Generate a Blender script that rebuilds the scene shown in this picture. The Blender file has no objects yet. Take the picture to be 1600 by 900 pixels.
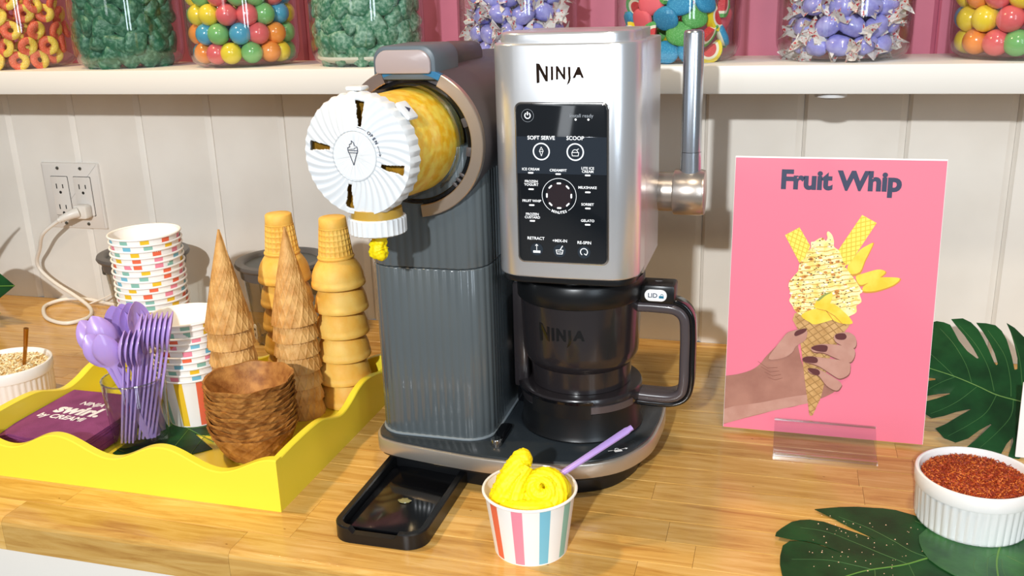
import bpy, bmesh, math, random, json
from mathutils import Vector, Matrix, noise
PI = math.pi
rnd = random.Random(7)
S = bpy.context.scene
COL = S.collection

# ---------------------------------------------------------------- camera, world, lights, exposure
cam = bpy.data.cameras.new('camera'); cam.sensor_width = 36; cam.lens = 36*1479.69/1600
co = bpy.data.objects.new('camera', cam); COL.objects.link(co)
yaw, pitch, roll = 0.2834, 0.3016, -0.0300
f = Vector((-math.sin(yaw)*math.cos(pitch), math.cos(yaw)*math.cos(pitch), -math.sin(pitch)))
r = Vector((math.cos(yaw), math.sin(yaw), 0)); u = r.cross(f)
r2 = math.cos(roll)*r + math.sin(roll)*u; u2 = -math.sin(roll)*r + math.cos(roll)*u
co.matrix_world = Matrix(((r2.x, u2.x, -f.x, 0), (r2.y, u2.y, -f.y, -1.3354), (r2.z, u2.z, -f.z, 0.5002), (0, 0, 0, 1)))
cam.clip_start = 0.02
S.camera = co
S.view_settings.view_transform = 'Standard'; S.view_settings.look = 'None'
S.view_settings.gamma = 1; S.view_settings.exposure = 0.16
S.view_settings.use_curve_mapping = False
S.cycles.max_bounces = 8; S.cycles.transparent_max_bounces = 24

W = bpy.data.worlds.new('world'); S.world = W; W.use_nodes = True
W.node_tree.nodes['Background'].inputs[0].default_value = (0.98, 0.98, 0.98, 1)
W.node_tree.nodes['Background'].inputs[1].default_value = 0.13

def area(name, loc, target, sx, sy, power, color):
    l = bpy.data.lights.new(name, 'AREA'); l.shape = 'RECTANGLE'; l.size = sx; l.size_y = sy
    l.energy = power; l.color = color
    o = bpy.data.objects.new(name, l); COL.objects.link(o); o.location = loc
    o.rotation_euler = (Vector(target)-Vector(loc)).to_track_quat('-Z', 'Y').to_euler()
    return o
KEY = area('front_lamp', (-0.22, -3.25, 1.42), (-0.25, -0.3, 0.25), 0.07, 0.07, 72, (0.93, 0.97, 1.0))
WARM = area('warm_ceiling_lamp', (-1.15, -0.62, 1.55), (-0.5, -0.45, 0.0), 0.10, 0.10, 13, (1.0, 0.72, 0.38))
TOP = area('ceiling_lamp', (0.15, -0.95, 1.6), (0.0, -0.4, 0.0), 0.12, 0.12, 6, (1.0, 0.86, 0.66))
WIN = area('window_and_fill', (1.55, -3.2, 1.2), (0, -0.2, 0.3), 0.20, 2.0, 15, (0.74, 0.87, 1.0))
WIN3 = area('window_and_fill', (1.95, -3.0, 1.2), (0, -0.2, 0.3), 0.26, 2.0, 17, (0.78, 0.90, 1.0))
FILL = area('window_and_fill', (-0.9, -3.9, 1.3), (-0.4, -0.2, 0.3), 0.35, 1.6, 6, (0.9, 0.95, 1.0))  # fill light added out of view on the left, no real window

# ---------------------------------------------------------------- materials
def lin(c):
    if isinstance(c, str):
        c = c.lstrip('#'); c = [int(c[i:i+2], 16)/255 for i in (0, 2, 4)]
    return tuple((v/12.92 if v <= 0.04045 else ((v+0.055)/1.055)**2.4) for v in c) + (1,)
MATS = {}
def mat(name, color, rough=0.5, metal=0.0, trans=0.0, ior=1.45, alpha=1.0, spec=0.5, coat=0.0, noise_s=None, color2=None,
        contrast=(0.35, 0.65), bump=0.0, bump_s=200, sss=0.0, sss_r=0.01, emis=None, coords='Object', sheen=0.0, stretch=None):
    if name in MATS: return MATS[name]
    m = bpy.data.materials.new(name); m.use_nodes = True; MATS[name] = m
    nt = m.node_tree; b = nt.nodes['Principled BSDF']
    b.inputs['Base Color'].default_value = lin(color); b.inputs['Roughness'].default_value = rough
    b.inputs['Metallic'].default_value = metal; b.inputs['Transmission Weight'].default_value = trans
    b.inputs['IOR'].default_value = ior; b.inputs['Alpha'].default_value = alpha
    b.inputs['Specular IOR Level'].default_value = spec; b.inputs['Coat Weight'].default_value = coat
    b.inputs['Coat Roughness'].default_value = 0.08
    if sheen: b.inputs['Sheen Weight'].default_value = sheen
    if sss:
        b.inputs['Subsurface Weight'].default_value = sss; b.inputs['Subsurface Scale'].default_value = sss_r
    if emis:
        b.inputs['Emission Color'].default_value = lin(emis[0]); b.inputs['Emission Strength'].default_value = emis[1]
    if noise_s or bump:
        tc = nt.nodes.new('ShaderNodeTexCoord'); src = tc.outputs[coords]
        if stretch:
            mp = nt.nodes.new('ShaderNodeMapping'); mp.inputs['Scale'].default_value = stretch
            nt.links.new(src, mp.inputs[0]); src = mp.outputs[0]
    if noise_s:
        n = nt.nodes.new('ShaderNodeTexNoise'); n.inputs['Scale'].default_value = noise_s; n.inputs['Detail'].default_value = 4
        nt.links.new(src, n.inputs['Vector'])
        cr = nt.nodes.new('ShaderNodeValToRGB')
        cr.color_ramp.elements[0].position = contrast[0]; cr.color_ramp.elements[1].position = contrast[1]
        cr.color_ramp.elements[0].color = lin(color); cr.color_ramp.elements[1].color = lin(color2 or color)
        nt.links.new(n.outputs['Fac'], cr.inputs[0]); nt.links.new(cr.outputs[0], b.inputs['Base Color'])
    if bump:
        n2 = nt.nodes.new('ShaderNodeTexNoise'); n2.inputs['Scale'].default_value = bump_s; n2.inputs['Detail'].default_value = 3
        nt.links.new(src, n2.inputs['Vector'])
        bp = nt.nodes.new('ShaderNodeBump'); bp.inputs['Strength'].default_value = bump; bp.inputs['Distance'].default_value = 0.001
        nt.links.new(n2.outputs['Fac'], bp.inputs['Height']); nt.links.new(bp.outputs[0], b.inputs['Normal'])
    return m

def clear_glass(name, tint=(1, 1, 1), rough=0.02, base=0.05, gain=1.0):
    """thin clear glass or plastic: see-through sheet with a mirror reflection by Fresnel"""
    m = bpy.data.materials.new(name); m.use_nodes = True; MATS[name] = m
    nt = m.node_tree; nt.nodes.clear()
    out = nt.nodes.new('ShaderNodeOutputMaterial'); mix = nt.nodes.new('ShaderNodeMixShader')
    tr = nt.nodes.new('ShaderNodeBsdfTransparent'); gl = nt.nodes.new('ShaderNodeBsdfGlossy')
    tr.inputs[0].default_value = tint + (1,); gl.inputs['Roughness'].default_value = rough
    fr = nt.nodes.new('ShaderNodeLayerWeight'); fr.inputs[0].default_value = 0.5
    pw = nt.nodes.new('ShaderNodeMath'); pw.operation = 'POWER'; pw.inputs[1].default_value = 4.0
    mul = nt.nodes.new('ShaderNodeMath'); mul.operation = 'MULTIPLY_ADD'; mul.inputs[1].default_value = 0.75*gain; mul.inputs[2].default_value = base
    mul.use_clamp = True
    nt.links.new(fr.outputs['Facing'], pw.inputs[0]); nt.links.new(pw.outputs[0], mul.inputs[0]); nt.links.new(mul.outputs[0], mix.inputs[0])
    nt.links.new(tr.outputs[0], mix.inputs[1]); nt.links.new(gl.outputs[0], mix.inputs[2]); nt.links.new(mix.outputs[0], out.inputs[0])
    return m

def wood_mat():
    m = bpy.data.materials.new('beech_butcher_block'); m.use_nodes = True; MATS['wood'] = m
    nt = m.node_tree; b = nt.nodes['Principled BSDF']; b.inputs['Roughness'].default_value = 0.13
    N = nt.nodes.new; L = nt.links.new
    tc = N('ShaderNodeTexCoord'); oi = N('ShaderNodeObjectInfo')
    add = N('ShaderNodeVectorMath'); add.operation = 'ADD'
    comb = N('ShaderNodeCombineXYZ'); mulr = N('ShaderNodeMath'); mulr.operation = 'MULTIPLY'; mulr.inputs[1].default_value = 31.0
    L(oi.outputs['Random'], mulr.inputs[0]); L(mulr.outputs[0], comb.inputs[0]); L(mulr.outputs[0], comb.inputs[1])
    L(tc.outputs['Object'], add.inputs[0]); L(comb.outputs[0], add.inputs[1])
    mp = N('ShaderNodeMapping'); mp.inputs['Scale'].default_value = (3.0, 34.0, 34.0); L(add.outputs[0], mp.inputs[0])
    n = N('ShaderNodeTexNoise'); n.inputs['Scale'].default_value = 3.0; n.inputs['Detail'].default_value = 8; n.inputs['Distortion'].default_value = 0.8
    n.inputs['Roughness'].default_value = 0.65
    L(mp.outputs[0], n.inputs['Vector'])
    cr = N('ShaderNodeValToRGB'); e = cr.color_ramp.elements
    e[0].position = 0.28; e[0].color = lin('#b27c38'); e[1].position = 0.72; e[1].color = lin('#e3bb76')
    x = cr.color_ramp.elements.new(0.5); x.color = lin('#d3a457')
    L(n.outputs['Fac'], cr.inputs[0])
    hsv = N('ShaderNodeHueSaturation'); L(cr.outputs[0], hsv.inputs['Color'])
    mr = N('ShaderNodeMapRange'); mr.inputs[3].default_value = 0.86; mr.inputs[4].default_value = 1.08; L(oi.outputs['Random'], mr.inputs[0]); L(mr.outputs[0], hsv.inputs['Value'])
    # sparse dark specks and knife marks
    mp2 = N('ShaderNodeMapping'); mp2.inputs['Scale'].default_value = (60, 160, 60); mp2.inputs['Rotation'].default_value = (0, 0, 0.6); L(tc.outputs['Object'], mp2.inputs[0])
    n3 = N('ShaderNodeTexNoise'); n3.inputs['Scale'].default_value = 1.0; n3.inputs['Detail'].default_value = 2; L(mp2.outputs[0], n3.inputs['Vector'])
    cr3 = N('ShaderNodeValToRGB'); cr3.color_ramp.elements[0].position = 0.735; cr3.color_ramp.elements[1].position = 0.775
    cr3.color_ramp.elements[0].color = (1, 1, 1, 1); cr3.color_ramp.elements[1].color = (0.3, 0.18, 0.09, 1); L(n3.outputs['Fac'], cr3.inputs[0])
    mx = N('ShaderNodeMixRGB'); mx.blend_type = 'MULTIPLY'; mx.inputs[0].default_value = 0.9; L(hsv.outputs[0], mx.inputs[1]); L(cr3.outputs[0], mx.inputs[2])
    L(mx.outputs[0], b.inputs['Base Color'])
    bp = N('ShaderNodeBump'); bp.inputs['Strength'].default_value = 0.25; bp.inputs['Distance'].default_value = 0.0006
    L(n.outputs['Fac'], bp.inputs['Height']); L(bp.outputs[0], b.inputs['Normal'])
    return m

def print_mat(name, base, dots, scale=900, thr=0.6, c2=None):
    """ink on paper: base colour with small printed flecks"""
    return mat(name, base, 0.5, noise_s=scale, color2=dots, contrast=(thr, thr+0.05))

# ---------------------------------------------------------------- object helpers
ORG = {}
def tag(o, label=None, cat=None, group=None, kind=None):
    if label: o['label'] = label
    if cat: o['category'] = cat
    if group: o['group'] = group
    if kind: o['kind'] = kind
    return o
def thing(name, label, cat, loc=(0, 0, 0), group=None, rot=(0, 0, 0)):
    o = bpy.data.objects.new(name, None); COL.objects.link(o); o.location = loc; o.rotation_euler = rot
    o.empty_display_size = 0.01; ORG[o.name] = Vector(loc)
    return tag(o, label, cat, group)
def add(name, geo, m, parent=None, smooth=True, org=None, auto=40, label=None):
    """one mesh object; geometry given in world coordinates, stored relative to its thing's base"""
    v, fcs = geo[0], geo[1]
    mi = geo[2] if len(geo) > 2 else None
    o0 = ORG[parent.name] if parent is not None else Vector(org or (0, 0, 0))
    me = bpy.data.meshes.new(name)
    me.from_pydata([tuple(Vector(p)-o0) for p in v], [], fcs)
    for mm in (m if isinstance(m, (list, tuple)) else [m]): me.materials.append(mm)
    if mi: me.polygons.foreach_set('material_index', mi)
    bm = bmesh.new(); bm.from_mesh(me); bmesh.ops.recalc_face_normals(bm, faces=bm.faces)
    if smooth:
        for fa in bm.faces: fa.smooth = True
        a = math.radians(auto)
        for e in bm.edges:
            if len(e.link_faces) == 2 and e.calc_face_angle(0) > a: e.smooth = False
    bm.to_mesh(me); bm.free()
    o = bpy.data.objects.new(name, me); COL.objects.link(o)
    if parent is not None: o.parent = parent
    else: o.location = o0
    ORG[o.name] = o0
    if label: o['label'] = label
    return o
def dup(root, loc=None, rot=None, label=None, group=None, scale=None):
    c = root.copy(); COL.objects.link(c)
    if loc is not None: c.location = loc
    if rot is not None: c.rotation_euler = rot
    if scale is not None: c.scale = scale
    if label: c['label'] = label
    if group: c['group'] = group
    for ch in list(root.children):
        d = ch.copy(); COL.objects.link(d); d.parent = c
        for g in list(ch.children):
            e = g.copy(); COL.objects.link(e); e.parent = d
    return c

def join(*gs):
    V, F, M = [], [], []; hasm = any(len(g) > 2 for g in gs)
    for g in gs:
        o = len(V); V += list(g[0]); F += [tuple(i+o for i in fa) for fa in g[1]]
        M += (g[2] if len(g) > 2 else [0]*len(g[1]))
    return (V, F, M) if hasm else (V, F)
def setm(g, k): return (g[0], g[1], [k]*len(g[1]))
def xf(g, M):
    return ([tuple(M @ Vector(p)) for p in g[0]],) + tuple(g[1:])
def move(g, x, y, z): return ([(p[0]+x, p[1]+y, p[2]+z) for p in g[0]],) + tuple(g[1:])

def loft(rings, cap=True, closed=True):
    n = len(rings[0]); V = [p for rg in rings for p in rg]; F = []
    for k in range(len(rings)-1):
        for i in range(n if closed else n-1):
            j = (i+1) % n; F.append((k*n+i, k*n+j, (k+1)*n+j, (k+1)*n+i))
    if cap:
        F.append(tuple(range(n-1, -1, -1))); F.append(tuple((len(rings)-1)*n+i for i in range(n)))
    return V, F
def offset_outline(pts, d):
    n = len(pts); out = []
    area2 = sum(pts[i][0]*pts[(i+1) % n][1]-pts[(i+1) % n][0]*pts[i][1] for i in range(n))
    sg = 1 if area2 > 0 else -1
    for i in range(n):
        a, b, c = Vector(pts[i-1]), Vector(pts[i]), Vector(pts[(i+1) % n])
        e1 = (b-a); e2 = (c-b)
        if e1.length < 1e-9 or e2.length < 1e-9: out.append(tuple(b)); continue
        e1.normalize(); e2.normalize()
        n1 = Vector((-e1.y, e1.x)); n2 = Vector((-e2.y, e2.x)); m = n1+n2
        if m.length < 1e-6: m = n1
        m.normalize(); k = max(0.5, m.dot(n1))
        out.append(tuple(b + m*(d*sg/k)))
    return out
def prism(outline, z0, z1, bev=0.0, top=True, bot=True):
    """outline in xy, extruded in z, with small chamfers"""
    if bev <= 0: return loft([[(x, y, z0) for x, y in outline], [(x, y, z1) for x, y in outline]])
    i1 = offset_outline(outline, bev); i2 = offset_outline(outline, bev*0.3)
    R = []
    if bot: R += [[(x, y, z0) for x, y in i1], [(x, y, z0+bev*0.3) for x, y in i2], [(x, y, z0+bev) for x, y in outline]]
    else: R += [[(x, y, z0) for x, y in outline]]
    if top: R += [[(x, y, z1-bev) for x, y in outline], [(x, y, z1-bev*0.3) for x, y in i2], [(x, y, z1) for x, y in i1]]
    else: R += [[(x, y, z1) for x, y in outline]]
    return loft(R)
def rrect(x0, x1, y0, y1, rad, n=6):
    if not isinstance(rad, (list, tuple)): rad = [rad]*4      # order: x0y0, x1y0, x1y1, x0y1
    cs = [(x0, y0, PI), (x1, y0, 1.5*PI), (x1, y1, 0), (x0, y1, 0.5*PI)]; out = []
    sx = [1, -1, -1, 1]; sy = [1, 1, -1, -1]
    for k, (cx, cy, a0) in enumerate(cs):
        q = rad[k]
        for i in range(n+1):
            a = a0+0.5*PI*i/n
            out.append((cx+sx[k]*q+q*math.cos(a), cy+sy[k]*q+q*math.sin(a)))
    return out
def box(x0, x1, y0, y1, z0, z1, bev=0.0):
    if bev <= 0: return prism([(x0, y0), (x1, y0), (x1, y1), (x0, y1)], z0, z1)
    return prism(rrect(x0, x1, y0, y1, bev, 2), z0, z1, bev)
def lathe(prof, n=48, c=(0, 0, 0), cap=False):
    """prof: list of (r, z); ends on the axis when r == 0"""
    V, F, idx = [], [], []
    for (rr, z) in prof:
        if rr < 1e-7: idx.append([len(V)]); V.append((c[0], c[1], c[2]+z))
        else:
            idx.append(list(range(len(V), len(V)+n)))
            V += [(c[0]+rr*math.cos(2*PI*i/n), c[1]+rr*math.sin(2*PI*i/n), c[2]+z) for i in range(n)]
    for a, b in zip(idx, idx[1:]):
        for i in range(n):
            j = (i+1) % n
            if len(a) == 1 and len(b) == 1: break
            if len(a) == 1: F.append((a[0], b[j], b[i]))
            elif len(b) == 1: F.append((a[i], a[j], b[0]))
            else: F.append((a[i], a[j], b[j], b[i]))
    if cap:
        for a in (idx[0], idx[-1]):
            if len(a) > 1: F.append(tuple(a))
    return V, F
def tube(path, rad, n=8, flat=1.0, up=(0, 0, 1), cap=True):
    pts = [Vector(p) for p in path]; rings = []
    for i, p in enumerate(pts):
        t = (pts[min(i+1, len(pts)-1)]-pts[max(i-1, 0)]).normalized()
        a = t.cross(Vector(up));
        if a.length < 1e-4: a = t.cross(Vector((1, 0, 0)))
        a.normalize(); b = a.cross(t).normalized()
        rr = rad[i] if isinstance(rad, (list, tuple)) else rad
        rings.append([tuple(p + a*(rr*math.cos(2*PI*k/n)) + b*(rr*flat*math.sin(2*PI*k/n))) for k in range(n)])
    return loft(rings, cap)
def smooth_path(pts, k=6, closed=False):
    P = [Vector(p) for p in pts]; n = len(P); out = []
    rng = range(n if closed else n-1)
    for i in rng:
        if closed: a, b, c, d = P[(i-1) % n], P[i], P[(i+1) % n], P[(i+2) % n]
        else: a, b, c, d = P[max(i-1, 0)], P[i], P[i+1], P[min(i+2, n-1)]
        for s in range(k):
            t = s/k
            out.append(0.5*((2*b)+(c-a)*t+(2*a-5*b+4*c-d)*t*t+(3*b-a-3*c+d)*t**3))
    if not closed: out.append(P[-1])
    return [tuple(p) for p in out]
def plate(poly, M, th, inset=0.0):
    """flat polygon (any outline) given thickness; local xy, mapped by M; triangulated"""
    bm = bmesh.new(); vs = [bm.verts.new((x, y, 0)) for x, y in poly]
    bm.faces.new(vs); bmesh.ops.triangulate(bm, faces=bm.faces[:])
    bm.verts.ensure_lookup_table(); n = len(vs)
    F = [tuple(v.index for v in fa.verts) for fa in bm.faces]; bm.verts.index_update()
    F = [tuple(v.index for v in fa.verts) for fa in bm.faces]; bm.free()
    V = [(x, y, th) for x, y in poly] + [(x, y, 0) for x, y in poly]
    FF = F + [tuple(i+n for i in reversed(t)) for t in F] + [(i, (i+1) % n, (i+1) % n+n, i+n) for i in range(n)]
    return xf((V, FF), M)
FRONT = Matrix(((1, 0, 0, 0), (0, 0, -1, 0), (0, 1, 0, 0), (0, 0, 0, 1)))      # local xy stands up facing the room (-y)
def front_at(x, y, z): return Matrix.Translation((x, y, z)) @ FRONT
DG = None
def text_geo(s, size, bold=0.0, th=0.0002, shear=0.0, align='CENTER', res=3, space=1.0):
    cu = bpy.data.curves.new('t', 'FONT'); cu.body = s; cu.size = size; cu.offset = bold; cu.extrude = th/2; cu.shear = shear
    cu.align_x = align; cu.align_y = 'CENTER'; cu.resolution_u = res; cu.space_character = space
    o = bpy.data.objects.new('t', cu); COL.objects.link(o)
    dg = bpy.context.evaluated_depsgraph_get(); dg.update()
    me = bpy.data.meshes.new_from_object(o.evaluated_get(dg))
    g = ([tuple(v.co) for v in me.vertices], [tuple(p.vertices) for p in me.polygons])
    bpy.data.objects.remove(o); bpy.data.curves.remove(cu); bpy.data.meshes.remove(me)
    return g
def grid_solid(fn, nu, nv, wrap=True):
    """closed-surface grid fn(i/nu, j/nv) -> point"""
    V = [fn(i/nu, j/nv) for j in range(nv+1) for i in range(nu)]; F = []
    for j in range(nv):
        for i in range(nu):
            if not wrap and i == nu-1: continue
            k = (i+1) % nu; F.append((j*nu+i, j*nu+k, (j+1)*nu+k, (j+1)*nu+i))
    return V, F
def blob(rx, ry, rz, seed, amp=0.12, fr=2.0, n=14, m=9, sq=1.0):
    V = []; F = []
    def pt(a, b):
        d = Vector((math.cos(a)*math.cos(b), math.sin(a)*math.cos(b), math.sin(b)))
        if sq != 1.0: d = Vector([math.copysign(abs(c)**sq, c) for c in d])
        k = 1+amp*noise.noise(d*fr+Vector((seed*7.3, seed*1.7, seed)))*2
        return (d.x*rx*k, d.y*ry*k, d.z*rz*k)
    V.append(pt(0, -PI/2))
    for j in range(1, m):
        for i in range(n): V.append(pt(2*PI*i/n, -PI/2+PI*j/m))
    V.append(pt(0, PI/2)); T = len(V)-1
    for i in range(n):
        F.append((0, 1+(i+1) % n, 1+i)); F.append((T, T-n+i, T-n+(i+1) % n))
    for j in range(m-2):
        for i in range(n):
            a = 1+j*n; F.append((a+i, a+(i+1) % n, a+n+(i+1) % n, a+n+i))
    return V, F
ORD = ['topmost', 'second', 'third', 'fourth', 'fifth', 'sixth', 'seventh', 'eighth', 'ninth', 'tenth', 'eleventh', 'twelfth', 'thirteenth',
       'fourteenth', 'fifteenth', 'sixteenth', 'seventeenth', 'eighteenth', 'nineteenth', 'twentieth', 'twenty-first', 'twenty-second', 'twenty-third']
def rank(k, n):
    if k == 0: return 'topmost'
    if k == n-1: return 'bottom'
    return ORD[k] + ' from the top'

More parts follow.
